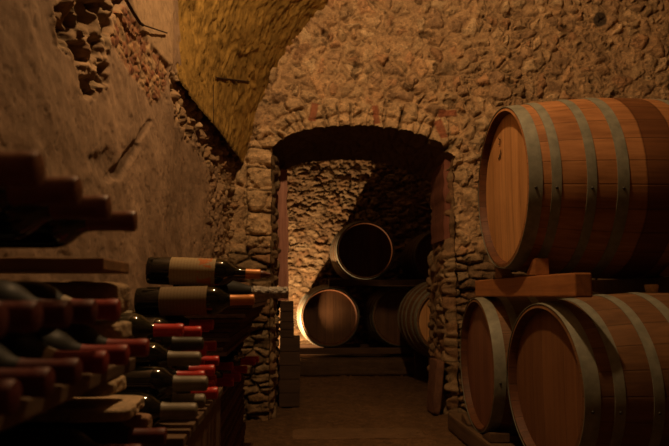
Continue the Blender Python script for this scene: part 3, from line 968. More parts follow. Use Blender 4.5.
def make_barrel(L, rh, rb, hoops, head_mat, stave_mat, seg=104, bung=True, mark=False, recess=0.032):
    """barrel lying along local X, its seen head at x=0 facing -X, axis through the origin"""
    root = empty('wine_barrel')
    thick = 0.026

    def R(x):
        t = (x - L / 2) / (L / 2)
        return rb - (rb - rh) * abs(t) ** 1.9
    n = 40
    out = [(0.004, R(0) - 0.006), (0.0, R(0) - 0.012)]
    prof = [(recess + 0.012, R(0) - thick), (0.010, R(0) - thick + 0.006), (0.0, R(0) - 0.014), (0.003, R(0) - 0.002)]
    prof += [(0.003 + (L - 0.006) * i / n, R(0.003 + (L - 0.006) * i / n)) for i in range(1, n)]
    prof += [(L - 0.003, R(0) - 0.002), (L, R(0) - 0.014), (L - 0.010, R(0) - thick + 0.006), (L - recess - 0.012, R(0) - thick)]
    bm, _ = lathe_x(prof, seg)
    bmesh.ops.recalc_face_normals(bm, faces=bm.faces[:])
    st = link('staves', from_bm(bm), stave_mat, root)
    st.data.materials.append(MAT['chime'])
    for p in st.data.polygons:
        c = p.center
        if (c.x < recess + 0.013 and math.hypot(c.y, c.z) < R(0) - 0.011): p.material_index = 1
    for xx, nm, fl in ((recess, 'head', 1), (L - recess, 'head', -1)):
        bm = bmesh.new()
        rr = R(0) - thick + 0.004
        v = [[bm.verts.new((xx - fl * 0.004 * (1 - (q / 5) ** 2), rr * q / 5 * math.sin(2 * math.pi * k / 64), rr * q / 5 * math.cos(2 * math.pi * k / 64))) for k in range(64)] for q in range(1, 6)]
        c = bm.verts.new((xx - fl * 0.004, 0, 0))
        for k in range(64):
            j = (k + 1) % 64
            bm.faces.new((c, v[0][k], v[0][j]))
            for q in range(4): bm.faces.new((v[q][k], v[q + 1][k], v[q + 1][j], v[q][j]))
        bmesh.ops.recalc_face_normals(bm, faces=bm.faces[:])
        hd = link(nm, from_bm(bm), head_mat, root)
        if mark and fl == 1:
            # small dark hand marks burnt near the top of the head
            for grp in (((0.105, 0.235, 0.020, 0.004, 0.5), (0.092, 0.222, 0.018, 0.004, -0.6), (0.108, 0.212, 0.014, 0.004, 0.2)),
                        ((0.095, 0.165, 0.020, 0.005, -0.5), (0.112, 0.152, 0.022, 0.006, -0.2), (0.086, 0.178, 0.010, 0.005, 1.1))):
                bm = bmesh.new()
                for (y, z, w_, h_, a_) in grp:
                    y *= 0.75; w_ *= 1.5; h_ *= 1.6
                    vs = []
                    for sx, sz in ((-1, -1), (0, -1.3), (1, -1), (1, 1), (0, 0.6), (-1, 1)):
                        vs.append(bm.verts.new((xx - 0.0062, y + sx * w_ / 2 * math.cos(a_) - sz * h_ / 2 * math.sin(a_), z + sx * w_ / 2 * math.sin(a_) + sz * h_ / 2 * math.cos(a_))))
                    bm.faces.new(vs)
                mk = link('burnt_marking', from_bm(bm, 'mark', False), MAT['ink'], hd)
                mk['label'] = 'small dark burnt scribble near the top of the head'
    for (x0, w_) in hoops:
        for side in (0, 1):
            xa, xb = (x0, x0 + w_) if not side else (L - x0, L - x0 - w_)
            ra, rb_ = R(xa), R(xb)
            t = 0.0028
            bm, _ = lathe_x([(xa, ra + 0.0004), (xa, ra + t), (mix(xa, xb, .5), R(mix(xa, xb, .5)) + t + 0.0006), (xb, rb_ + t), (xb, rb_ + 0.0004)], seg)
            bmesh.ops.recalc_face_normals(bm, faces=bm.faces[:])
            me = from_bm(bm, 'hoop')
            hp = link('hoop', me, MAT['hoop'], root)
            # a rivet where the strap overlaps
            if not side:
                bm = bmesh.new()
                ang = math.radians(-99)
                xm = (xa + xb) / 2
                bmesh.ops.create_uvsphere(bm, u_segments=10, v_segments=6, radius=0.0055)
                for v_ in bm.verts:
                    v_.co = Vector((xm + v_.co.x, (R(xm) + 0.003) * math.sin(ang) + v_.co.y, (R(xm) + 0.003) * math.cos(ang) + v_.co.z))
                link('rivet', from_bm(bm), MAT['rivet'], hp)
    if bung:
        bm = bmesh.new()
        bmesh.ops.create_cone(bm, cap_ends=True, segments=24, radius1=0.021, radius2=0.027, depth=0.034)
        bmesh.ops.bevel(bm, geom=[e for e in bm.edges if e.calc_face_angle(0) > 1], offset=0.003, segments=2, affect='EDGES')
        bg = link('bung', from_bm(bm, 'bung', False), MAT['cork'], root)
        bg.location = (L / 2, 0, rb + 0.014)
    return root


def barrel(loc, rz, label, group=None, rx=0.0, **kw):
    b_ = make_barrel(**kw)
    b_.location = loc
    b_.rotation_euler = (rx, 0, rz)
    tag(b_, label, 'barrel', group)
    return b_


HP = [(0.0, 0.05), (0.083, 0.036), (0.212, 0.036), (0.325, 0.044)]
c = P(505, 188, 2.72)
UB = barrel((c.x - 0.02, 2.72, c.z), math.radians(0.0), 'large reddish oak barrel lying on a beam across the two lower barrels', L=1.0, rh=0.342, rb=0.39, hoops=HP,
            head_mat=MAT['head'], stave_mat=MAT['stave'], mark=True, bung=False)
HP2 = [(0.0, 0.052), (0.098, 0.036), (0.228, 0.036), (0.36, 0.04)]
c = P(541, 385, 2.42)
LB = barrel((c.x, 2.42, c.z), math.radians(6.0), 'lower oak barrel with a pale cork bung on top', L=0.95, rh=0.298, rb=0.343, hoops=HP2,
            head_mat=MAT['head_shaded'], stave_mat=MAT['stave_shaded'])
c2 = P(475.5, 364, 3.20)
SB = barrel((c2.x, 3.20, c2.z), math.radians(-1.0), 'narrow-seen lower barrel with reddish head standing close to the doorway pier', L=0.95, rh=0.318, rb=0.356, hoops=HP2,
            head_mat=MAT['head_red'], stave_mat=MAT['stave_shaded'], bung=False)
print('upper', UB.location[:], 'front', LB.location[:], 'second', SB.location[:])

BX = 0.985
zb0 = 0.742
beam('support_beam', BX - 0.065, BX - 0.004, 2.10, 3.30, zb0, zb0 + 0.083, MAT['beam'], 'orange wooden beam lying across the two lower barrels, near their heads', 'beam', seed=2)
beam('support_beam', 1.50, 1.56, 2.30, 3.30, zb0, zb0 + 0.083, MAT['board'], 'wooden beam across the back ends of the two lower barrels', 'beam', seed=3)  # dark and set here to stand in for shade in the gap


def wedge(x, y, z, dx, dy, dz, sgn, label, mat):
    """chock whose sloped face leans against the barrel (sgn: side the high end is on)"""
    bm = bmesh.new()
    pts = [(-dy / 2, 0), (dy / 2, 0), (dy / 2 * sgn, dz), (dy / 2 * sgn - 0.35 * dy * sgn, dz * 0.96), (-dy / 2 * sgn, dz * 0.18)]
    pts = [(-sgn * dy / 2, 0), (sgn * dy / 2, 0), (sgn * dy / 2, dz), (sgn * dy * 0.2, dz * 0.97), (-sgn * dy / 2, dz * 0.22)]
    a_ = [bm.verts.new((-dx / 2, p, q)) for p, q in pts]
    b_ = [bm.verts.new((dx / 2, p, q)) for p, q in pts]
    n = len(pts)
    for k in range(n): bm.faces.new((a_[k], a_[(k + 1) % n], b_[(k + 1) % n], b_[k]))
    bm.faces.new(a_[::-1]); bm.faces.new(b_)
    bmesh.ops.recalc_face_normals(bm, faces=bm.faces[:])
    bmesh.ops.bevel(bm, geom=bm.edges[:], offset=0.003, segments=2, affect='EDGES')
    o = link('wedge', from_bm(bm, 'wedge', False), mat)
    o.location = (x, y, z)
    tag(o, label, 'wedge')
    return o


wedge(BX - 0.034, 2.505, zb0 + 0.0835, 0.055, 0.10, 0.066, -1, 'small dark wooden wedge chocking the big barrel, at the thick end of the orange beam', MAT['beam'])
wedge(BX - 0.034, 2.915, zb0 + 0.0835, 0.055, 0.10, 0.052, 1, 'small pale wooden wedge chocking the big barrel, on the doorway side', MAT['plank'])
wedge(1.53, 2.545, zb0 + 0.0835, 0.075, 0.10, 0.046, -1, 'wooden wedge under the back of the big barrel, facing the room', MAT['beam'])
wedge(1.53, 2.915, zb0 + 0.0835, 0.075, 0.10, 0.046, 1, 'wooden wedge under the back of the big barrel, facing the stone wall', MAT['beam'])
# floor cradle
beam('cradle_beam', 0.86, 0.98, 1.6, 3.72, 0.0, 0.092, MAT['shelf'], 'worn timber cradle on the floor beneath the heads of the two lower barrels', 'beam', seed=5, bev=0.012)
beam('cradle_beam', 1.48, 1.60, 1.6, 3.72, 0.0, 0.068, MAT['shelf'], 'worn timber cradle on the floor beneath the back of the two lower barrels', 'beam', seed=6, bev=0.012)
wedge(0.92, 3.20 - 0.19, 0.093, 0.09, 0.13, 0.04, -1, 'wooden chock on the floor cradle in front of the reddish barrel', MAT['shelf'])
wedge(0.92, 3.20 + 0.19, 0.093, 0.09, 0.13, 0.04, 1, 'wooden chock on the floor cradle behind the reddish barrel', MAT['shelf'])

# ---- barrels in the back store
HB = [(0.0, 0.045), (0.09, 0.034), (0.21, 0.034), (0.33, 0.036)]
R90 = math.radians(90)


def back_barrel(px, py, Y, label, rh=0.278, rb=0.318, L=0.86, mat='head_deep_shade', rz=0.0):
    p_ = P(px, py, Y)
    b_ = barrel((p_.x, Y, p_.z), R90 + rz, label, 'barrels in the back room', L=L, rh=rh, rb=rb, hoops=HB, head_mat=MAT[mat], stave_mat=MAT['stave_shaded'], seg=72, bung=False)
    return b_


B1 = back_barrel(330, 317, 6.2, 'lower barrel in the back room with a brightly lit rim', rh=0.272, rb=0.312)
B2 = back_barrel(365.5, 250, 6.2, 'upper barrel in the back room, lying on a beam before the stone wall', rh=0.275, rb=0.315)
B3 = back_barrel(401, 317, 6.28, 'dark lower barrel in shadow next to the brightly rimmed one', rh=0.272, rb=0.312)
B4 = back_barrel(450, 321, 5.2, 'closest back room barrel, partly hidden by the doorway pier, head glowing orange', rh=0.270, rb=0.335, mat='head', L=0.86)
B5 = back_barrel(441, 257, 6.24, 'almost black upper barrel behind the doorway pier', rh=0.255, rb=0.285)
zz = P(365, 290, 6.2).z
print('back', B1.location[:], B2.location[:], B3.location[:], B4.location[:], B5.location[:], 'beamz', zz, P(365, 279, 6.2).z)
p0, p1 = P(329, 290, 6.16), P(329, 279, 6.16)
beam('support_beam', p0.x, 1.95, 6.21, 6.30, B1.location.z + 0.292, B2.location.z - 0.277, MAT['beam_x'], 'long dim beam in the back room carrying the upper barrels', 'beam', seed=7)
beam('support_beam', p0.x, 1.95, 6.94, 7.03, B1.location.z + 0.292, B2.location.z - 0.277, MAT['beam_x'], 'beam behind the long dim one, by the far wall', 'beam', seed=8)
for k, (y, dz) in enumerate(((5.27, 0.0), (5.92, 0.0))):
    zt = B4.location.z - (0.292 if k == 0 else 0.300)
    beam('floor_block', 1.08, 1.42, y - 0.04, y + 0.04, 0.0, zt, MAT['beam_x'], ('timber block on the floor under the front of the orange headed barrel', 'timber block on the floor under the back of the orange headed barrel')[k], 'block', seed=9 + k)
# rail under the three back barrels
zr = B1.location.z - 0.29
for k, y in enumerate((6.26, 6.98)):
    beam('barrel_rail', -0.05, 1.75, y - 0.035, y + 0.035, 0.195, zr - 0.02 * k, MAT['beam_x'], ('low timber rail on the ledge under the lower back barrels', 'second timber rail on the ledge, close to the far wall')[k], 'rail', seed=12 + k)


# ------------------------------------------------------------------ crates inside the doorway
def crate(x0, x1, y0, y1, z0, z1, label, seed):
    root = empty('wooden_crate', ((x0 + x1) / 2, (y0 + y1) / 2, z0))
    tag(root, label, 'crate')
    dx, dy, dz = x1 - x0, y1 - y0, z1 - z0
    m = MAT['crate']
    g = 0.004
    nb = max(2, round(dz / 0.10))
    for sy, nm in ((-1, 'front_panel'), (1, 'back_panel')):
        bm = bmesh.new()
        for k in range(nb):
            za, zb = dz * k / nb + g / 2, dz * (k + 1) / nb - g / 2
            r = bmesh.ops.create_cube(bm, size=1.0)
            for v in r['verts']: v.co = Vector((v.co.x * dx, v.co.y * 0.014 + sy * (dy / 2 - 0.007), v.co.z * (zb - za) + (za + zb) / 2))
        link(nm, from_bm(bm, nm, False), m, root)
    for sx in (-1, 1):
        bm = bmesh.new()
        for k in range(nb):
            za, zb = dz * k / nb + g / 2, dz * (k + 1) / nb - g / 2
            r = bmesh.ops.create_cube(bm, size=1.0)
            for v in r['verts']: v.co = Vector((v.co.x * 0.014 + sx * (dx / 2 - 0.007), v.co.y * (dy - 0.03), v.co.z * (zb - za) + (za + zb) / 2))
        link('side_panel', from_bm(bm, 'side', False), m, root)
    bm = bmesh.new()
    r = bmesh.ops.create_cube(bm, size=1.0)
    for v in r['verts']: v.co = Vector((v.co.x * (dx - 0.002), v.co.y * (dy - 0.002), v.co.z * 0.012 + dz - 0.006))
    link('lid', from_bm(bm, 'lid', False), m, root)
    return root


q = P(299.5, 398, 4.62)
z1 = P(285, 336, 4.62).z; z2 = P(285, 321, 4.62).z; z3 = P(285, 301, 4.62).z
crate(-0.099, q.x, 4.43, 4.70, 0.012, z1, 'tall dark wooden crate standing on the floor inside the doorway', 1)
xm = P(294, 320, 4.62).x
crate(-0.099, xm, 4.43, 4.69, z1 + 0.002, z2, 'shallow dark crate, middle of the stack inside the doorway', 2)
crate(-0.099, xm - 0.004, 4.435, 4.688, z2 + 0.002, z3, 'shallow dark crate topmost on the stack inside the doorway', 3)

# stone slab leaning at the foot of the right pier of the doorway
a = P(436, 421, 4.2)
sl = link('stone_slab', rock_mesh(0.075, 0.24, 0.36, 23, base=(0.16, 0.08, 0.05), amp=0.008), MAT['stone'])
sl.location = (0.885, 4.22, 0.0); sl.rotation_euler = (0, math.radians(6), 0)
tag(sl, 'dark reddish stone slab leaning at the foot of the doorway pier beside the barrels', 'slab')

# ------------------------------------------------------------------ bottles
GLASS_SEG = 40


def bottle_meshes():
    """bordeaux bottle along +X, base at x=0, total length 0.302"""
    body = [(0.012, 0.001), (0.010, 0.018), (0.004, 0.028), (0.0, 0.032), (0.0015, 0.0355), (0.006, 0.0372), (0.02, 0.0375), (0.188, 0.0375), (0.198, 0.0368), (0.207, 0.0345),
            (0.214, 0.031), (0.220, 0.0265), (0.226, 0.0215), (0.232, 0.0172), (0.240, 0.0145), (0.250, 0.0132), (0.292, 0.0125), (0.293, 0.0136), (0.3, 0.0136), (0.3, 0.001)]
    bm, _ = lathe_x(body, GLASS_SEG)
    bmesh.ops.recalc_face_normals(bm, faces=bm.faces[:])
    g = from_bm(bm, 'bottle_glass')
    cap = [(0.240, 0.0149), (0.246, 0.0139), (0.284, 0.0134), (0.287, 0.0143), (0.2985, 0.0144), (0.3015, 0.0132), (0.3024, 0.0095), (0.3026, 0.001)]
    bm, _ = lathe_x(cap, 32)
    bmesh.ops.recalc_face_normals(bm, faces=bm.faces[:])
    c = from_bm(bm, 'bottle_capsule')
    bm, _ = lathe_x([(0.262, 0.0140), (0.266, 0.0139), (0.286, 0.0135), (0.2985, 0.0142), (0.3015, 0.0132), (0.3024, 0.0095), (0.3026, 0.001)], 32)
    bmesh.ops.recalc_face_normals(bm, faces=bm.faces[:])
    sc_ = from_bm(bm, 'short_capsule')
    # long sleeve capsule, rounded end
    cap = [(0.232, 0.0185), (0.240, 0.0165), (0.25, 0.0160), (0.288, 0.0158), (0.296, 0.0160), (0.3005, 0.0145), (0.3026, 0.0105), (0.3032, 0.001)]
    bm, _ = lathe_x(cap, 32)
    bmesh.ops.recalc_face_normals(bm, faces=bm.faces[:])
    cl = from_bm(bm, 'long_capsule')
    bm = bmesh.new()
    n, a0, a1 = 30, math.radians(-165), math.radians(20)
    ring = []
    for k in range(n + 1):
        a_ = a0 + (a1 - a0) * k / n
        ring.append([bm.verts.new((x, 0.0379 * math.sin(a_), 0.0379 * math.cos(a_))) for x in (0.062, 0.182)])
    for r0, r1 in zip(ring, ring[1:]): bm.faces.new((r0[0], r1[0], r1[1], r0[1]))
    bmesh.ops.recalc_face_normals(bm, faces=bm.faces[:])
    lb = from_bm(bm, 'bottle_label')
    bm, _ = lathe_x([(0.230, 0.0186), (0.2305, 0.0190), (0.2405, 0.0152), (0.241, 0.0146)], 32)
    bmesh.ops.recalc_face_normals(bm, faces=bm.faces[:])
    bd = from_bm(bm, 'neck_band')
    # fat bottle with slim tapering shoulders and a long crumpled foil
    burg = [(0.012, 0.001), (0.01, 0.02), (0.0, 0.034), (0.002, 0.038), (0.01, 0.0395), (0.12, 0.0395), (0.14, 0.0385), (0.16, 0.0345), (0.18, 0.0285), (0.20, 0.0225), (0.22, 0.018), (0.24, 0.016), (0.31, 0.0145), (0.31, 0.001)]
    bm, _ = lathe_x(burg, GLASS_SEG)
    bmesh.ops.recalc_face_normals(bm, faces=bm.faces[:])
    bg = from_bm(bm, 'fat_bottle_glass')
    bm = bmesh.new()
    prof = [(0.214 + 0.1 * k / 30, 0.0198 - 0.0035 * min(1, k / 12)) for k in range(31)] + [(0.3165, 0.012), (0.317, 0.001)]
    bm, rings = lathe_x(prof, 32, bm=bm)
    for v in bm.verts:
        k_ = 1 + 0.10 * noise.noise(v.co * 140) + 0.08 * noise.noise(Vector((v.co.x * 260, 3, 0)))
        v.co.y *= k_; v.co.z *= k_
    bmesh.ops.recalc_face_normals(bm, faces=bm.faces[:])
    fo = from_bm(bm, 'foil')
    return g, c, cl, lb, bd, bg, fo, sc_


ME = dict(zip(('glass', 'cap', 'long', 'label', 'band', 'fat', 'foil', 'short'), bottle_meshes()))
_cache = {}


def variant(mesh, mat):
    k = (mesh, mat)
    if k not in _cache:
        m = ME[mesh].copy()
        m.materials.clear(); m.materials.append(MAT[mat])
        _cache[k] = m
    return _cache[k]


def bottle(xe, y, dz, label, cap='cap_red', glass='glass', lab=None, long=False, band=False, pitch=0.0, yaw=0.0, group=None, length=0.302, capname='capsule', spin=0.0, size=1.0):
    """xe: X of the cap end; y: depth; dz: height of the axis relative to eye level"""
    length *= size
    root = empty('wine_bottle', (xe - length * math.cos(yaw) * math.cos(pitch), y - length * math.sin(yaw), CAMZ + dz - length * math.sin(pitch)), (spin, -pitch, yaw))
    root.scale = (size, size, size)
    tag(root, label, 'bottle', group)
    link('glass_body', variant('glass', glass), None, root)
    link(capname, variant(('cap', 'long', 'short')[int(long)], cap), None, root)
    if lab: link('label_sticker', variant('label', lab), None, root)
    if band: link('neck_band', variant('band', 'band'), None, root)
    return root


# top row, over the wooden plank
G1 = 'brown capped bottles over the plank'
W4 = ['last before the plank end', 'second from the plank end', 'third from the plank end', 'fourth from the plank end']
for k, (px, py, y) in enumerate(((136, 217.5, 0.895), (109, 210, 0.755), (79, 196, 0.635), (40, 174, 0.525))):
    p_ = P(px, py, y)
    bottle(p_.x, y, 0.1, 'brown capped bottle in the high row over the plank, ' + W4[k], 'cap_brown', 'glass', group=G1)
# second row
G2 = 'red capped bottles in the row under the plank'
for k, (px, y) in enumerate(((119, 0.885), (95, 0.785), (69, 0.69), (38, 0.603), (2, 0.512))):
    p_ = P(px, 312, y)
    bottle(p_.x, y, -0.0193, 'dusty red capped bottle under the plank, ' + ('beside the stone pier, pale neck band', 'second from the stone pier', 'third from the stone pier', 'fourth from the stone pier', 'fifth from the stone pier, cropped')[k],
           'cap_shaded' if k > 0 else 'cap_half_shaded', 'glass_dusty', band=(k in (0, 4)), group=G2)
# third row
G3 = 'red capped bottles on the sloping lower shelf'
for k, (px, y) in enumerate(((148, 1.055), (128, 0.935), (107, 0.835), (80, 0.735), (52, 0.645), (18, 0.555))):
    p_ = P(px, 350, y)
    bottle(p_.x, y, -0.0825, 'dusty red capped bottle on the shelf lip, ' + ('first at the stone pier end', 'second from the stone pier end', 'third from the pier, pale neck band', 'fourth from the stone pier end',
           'fifth from the stone pier end', 'sixth from the stone pier end')[k], 'cap_half_shaded' if k < 3 else 'cap_shaded', 'glass_dusty', band=(k == 2), group=G3)
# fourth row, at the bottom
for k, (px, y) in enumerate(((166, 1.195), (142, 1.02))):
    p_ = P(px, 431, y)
    bottle(p_.x, y, (-0.2465, -0.236)[k], 'dusty red capped bottle, ' + ('directly below the flat stone slab', 'in front of the one below the stone slab')[k], 'cap_shaded', 'glass_dusty', group='bottles on the bottom shelf')

# the pile in the middle bin
PILE = [
    # xe, y, dz, cap, glass, label, long, pitch, words
    (-0.094, 1.785, 0.0560, 'cap_orange', 'glass', 'label_cream', 2, -0.035, 'topmost black wine bottle with cream striped label and orange capsule', 'pile'),
    (-0.106, 1.722, -0.0120, 'cap_orange', 'glass', 'label_tan', False, 0.02, 'black wine bottle with tan label and orange capsule, just under the topmost bottle', 'pile'),
    (-0.245, 1.905, -0.0920, 'cap_red', 'glass', None, False, 0, 'hidden black bottle behind the pale labelled one', 'pile'),
    (-0.216, 1.766, -0.0785, 'cap_red', 'glass_green', 'label_plain', False, 0.0, 'olive wine bottle with a pale plain label and red capsule', 'pile'),
    (-0.240, 1.440, -0.0755, 'cap_red', 'glass_green', None, False, 0, 'green shouldered bottle with bright red capsule, foremost in the upper pile', 'pile'),
    (-0.230, 1.640, -0.0900, 'cap_red', 'glass', None, False, 0, 'bottle whose bright red capsule pokes out past the foremost red one', 'pile'),
    (-0.214, 1.560, -0.1130, 'cap_olive', 'glass', None, True, 0, 'bottle with a dark olive capsule under the two bright red ones', 'pile'),
    (-0.208, 1.480, -0.1400, 'cap_grey', 'glass', None, True, 0, 'black bottle with a long grey capsule, upper of the four grey capped ones', 'pile'),
    (-0.227, 1.720, -0.1400, 'cap_red', 'glass', None, False, 0, 'bottle with small red capsule beside the olive capped one', 'pile'),
    (-0.216, 1.840, -0.1400, 'cap_red', 'glass', None, False, 0, 'bottle with small red capsule deepest in the pile', 'pile'),
    (-0.184, 1.420, -0.1860, 'cap_grey', 'glass', None, True, 0, 'bottle with a grey capsule, second from the top of the grey capped ones', 'pile'),
    (-0.206, 1.540, -0.1860, 'cap_red', 'glass', None, False, 0, 'bottle with red capsule between two long grey capsules', 'pile'),
    (-0.198, 1.660, -0.1860, 'cap_red', 'glass', None, False, 0, 'bottle with red capsule tucked behind the red one between grey capsules', 'pile'),
    (-0.240, 1.780, -0.1860, 'cap_red', 'glass', None, False, 0, 'red capped bottle deep in the pile, third layer', 'pile'),
    (-0.196, 1.360, -0.2320, 'cap_grey', 'glass', None, True, 0, 'bottle with a grey capsule at the bottom front of the pile', 'pile'),
    (-0.196, 1.480, -0.2320, 'cap_grey', 'glass', None, True, 0, 'bottle with a grey capsule behind the bottom front one', 'pile'),
    (-0.182, 1.600, -0.2320, 'cap_red', 'glass', None, False, 0, 'red capped bottle on the bin board behind the grey capsules', 'pile'),
    (-0.205, 1.720, -0.2320, 'cap_red', 'glass', None, False, 0, 'red capped bottle on the bin board, second behind the grey capsules', 'pile'),
    (-0.215, 1.840, -0.2320, 'cap_red', 'glass', None, False, 0, 'red capped bottle on the bin board, farther back by the tile bin', 'pile'),
    (-0.215, 1.900, -0.1860, 'cap_red', 'glass', None, False, 0, 'red capped bottle at the back of the pile beside the tile bin', 'pile'),
]
for (xe, y, dz, cap, gl, lab, lg, pit, words, gg) in PILE:
    o = bottle(xe, y, dz, words, cap, gl, lab, lg, pitch=pit)
    if words.startswith('topmost'):
        # the bare cork end standing out of the torn capsule
        bm, _ = lathe_x([(0.3026, 0.0105), (0.312, 0.0100), (0.316, 0.007), (0.328, 0.005), (0.329, 0.001)], 20)
        ck = link('cork_tip', from_bm(bm), MAT['cap_brown'], o)
# the fat bottle with grey crumpled foil
fb = empty('wine_bottle', (-0.018 - 0.317, 1.846, CAMZ + 0.0065))
tag(fb, 'bottle with a long crumpled grey foil neck sticking out furthest', 'bottle')
link('glass_body', variant('fat', 'glass_dusty'), None, fb)
link('foil_wrap', variant('foil', 'foil'), None, fb)

# bottles in the tile bin further along
TB = [(-0.214, 2.225, -0.288, 'lowest red capsule in the tile bin, at its near end'), (-0.200, 2.345, -0.288, 'second red capsule along the tile bin floor'),
      (-0.222, 2.285, -0.242, 'red capsule lying on the first two in the tile bin'), (-0.196, 2.60, -0.288, 'third red capsule along the tile bin floor'),
      (-0.182, 2.885, -0.288, 'fourth red capsule along the tile bin floor, small in view'), (-0.172, 2.985, -0.2875, 'last red capsule in the tile bin, by the doorway')]
for xe, y, dz, words in TB:
    bottle(xe + 0.012, y, dz, 'wine bottle showing the ' + words, 'cap_red', 'glass')

# ------------------------------------------------------------------ racks, shelves, stones on the left
rack = empty('bottle_rack', (-0.4, 0.8, 0.0))
tag(rack, 'rough wooden bottle rack with plank shelves against the plaster wall', 'rack')
Z = CAMZ
beam('plank', -0.535, -0.285, 0.99, 1.145, Z + 0.036, Z + 0.056, MAT['plank'], parent=rack, seed=1, bev=0.003)
beam('shelf_rail', -0.47, -0.43, 0.28, 0.98, Z + 0.042, Z + 0.0615, MAT['shelf'], parent=rack, seed=2, bev=0.003)
beam('shelf_rail', -0.55, -0.515, 0.28, 0.98, Z + 0.042, Z + 0.0615, MAT['shelf'], parent=rack, seed=3, bev=0.003)
beam('shelf_board', -0.555, -0.298, 0.28, 1.095, Z - 0.139, Z - 0.1212, MAT['shelf'], parent=rack, seed=4, bev=0.003)
beam('shelf_lip', -0.297, -0.258, 0.28, 1.095, Z - 0.1215, Z - 0.1005, MAT['shelf'], parent=rack, seed=4, bev=0.003)
beam('shelf_board', -0.555, -0.28, 0.28, 1.24, Z - 0.305, Z - 0.2845, MAT['shelf'], parent=rack, seed=5, bev=0.003)
for y in (0.30, ):
    for x in (-0.54, -0.44):
        beam('upright', x - 0.015, x + 0.015, y - 0.045, y - 0.012, 0.0, Z + 0.042, MAT['board'], parent=rack, seed=6, bev=0.003)
beam('upright', -0.575, -0.556, 0.62, 0.66, 0.0, Z + 0.06, MAT['board'], parent=rack, seed=7, bev=0.003)

rock('stone_block', -0.54, -0.292, 1.105, 1.235, Z - 0.034, Z + 0.0355, 1, 'rough brown stone wedged directly under the end of the plank', amp=0.007)
rock('stone_block', -0.54, -0.288, 1.105, 1.235, Z - 0.080, Z - 0.0345, 2, 'thin rough stone, second under the plank end', amp=0.006, base=(0.34, 0.25, 0.155))
rock('stone_block', -0.54, -0.300, 1.105, 1.235, Z - 0.124, Z - 0.0805, 4, 'rough stone hidden behind the last lower shelf bottle', amp=0.006)
rock('stone_block', -0.54, -0.286, 1.105, 1.245, Z - 0.1695, Z - 0.1245, 5, 'pale rough stone resting on the flat slab at the shelf end', amp=0.011, base=(0.36, 0.26, 0.155))
rock('stone_slab', -0.54, -0.258, 1.10, 1.29, Z - 0.2085, Z - 0.170, 6, 'flat stone slab with a lit top jutting from the pier of stones', 'slab', amp=0.011, base=(0.40, 0.29, 0.18))
rock('stone_block', -0.54, -0.262, 1.236, 1.296, Z - 0.265, Z - 0.209, 7, 'reddish rough stone under the flat slab', amp=0.006, base=(0.30, 0.18, 0.11))
rock('stone_block', -0.54, -0.27, 1.245, 1.296, Z - 0.33, Z - 0.2655, 8, 'dark rough stone low in the pier under the reddish one', amp=0.006, base=(0.25, 0.16, 0.1))  # stones from here down darkened for the fading light
rock('stone_block', -0.55, -0.27, 1.244, 1.296, 0.0, Z - 0.3305, 9, 'large dark stone at the foot of the stone pier', amp=0.006, base=(0.2, 0.13, 0.08))
rock('stone_block', -0.55, -0.30, 0.85, 1.236, 0.0, Z - 0.3055, 10, 'large dark stone on the floor under the bottom shelf', amp=0.012, base=(0.2, 0.13, 0.08))

bin_ = empty('bottle_bin', (-0.36, 1.6, 0.0))
tag(bin_, 'dark wooden bin on the floor holding the pile of bottles', 'bin')
beam('bin_board', -0.545, -0.21, 1.30, 1.985, Z - 0.290, Z - 0.2705, MAT['shelf'], parent=bin_, seed=1, bev=0.003)
beam('end_board', -0.545, -0.205, 1.302, 1.32, 0.0, Z - 0.2905, MAT['board'], parent=bin_, seed=2, bev=0.003)
beam('end_board', -0.545, -0.215, 1.965, 1.985, 0.0, Z - 0.2905, MAT['board'], parent=bin_, seed=3, bev=0.003)
beam('front_board', -0.235, -0.215, 1.322, 1.962, 0.0, Z - 0.2905, MAT['board'], parent=bin_, seed=4, bev=0.003)


def tile_bin():
    """dark bin of stacked thin terracotta tiles with a slot that holds bottles"""
    bm = bmesh.new()
    cols = []

    def course(x0, x1, y0, y1, z0, z1, key):
        r = bmesh.ops.create_cube(bm, size=1.0)
        j = random.uniform(-0.008, 0.008)
        jy = random.uniform(-0.004, 0.004)
        for v in r['verts']:
            v.co = Vector((v.co.x * (x1 - x0) + (x0 + x1) / 2 + (j if v.co.x > 0 else 0), v.co.y * (y1 - y0) + (y0 + y1) / 2 + jy, v.co.z * (z1 - z0) + (z0 + z1) / 2))
    t = 0.0145

    def stack(x0, fx, y0, y1, z0, z1):
        n = int(round((z1 - z0) / t))
        for k in range(n):
            za = z0 + (z1 - z0) * k / n
            zb = z0 + (z1 - z0) * (k + 1) / n - 0.0022
            course(x0, fx((za + zb) / 2), y0, y1, za, zb, k)
    X0 = -0.475
    stack(X0, lambda z: -0.235 + 0.03 * (0.42 - z), 2.05, 3.08, 0.0, Z - 0.327)
    stack(X0, lambda z: -0.27, 2.05, 2.12, Z - 0.327, Z - 0.185)
    stack(X0, lambda z: -0.24, 3.035, 3.08, Z - 0.327, Z - 0.185)
    stack(X0, lambda z: -0.215 + 0.10 * sstep(0.56, 0.78, z), 2.02, 3.08, Z - 0.185, Z - 0.012)
    me = bpy.data.meshes.new('tile_bin')
    bm.to_mesh(me); bm.free()
    at = me.color_attributes.new('Col', 'FLOAT_COLOR', 'POINT')
    n = len(me.vertices)
    tone = np.repeat(RNG.uniform(0.6, 1.2, n // 8 + 1), 8)[:n]
    rgba = np.ones((n, 4), np.float32)
    rgba[:, :3] = np.array((0.11, 0.055, 0.03)) * tone[:, None]
    at.data.foreach_set('color', rgba.ravel())
    o = link('tile_bin', me, MAT['brick'])
    tag(o, 'ridged dark bin built of stacked thin terracotta tiles next to the doorway', 'bin')


tile_bin()


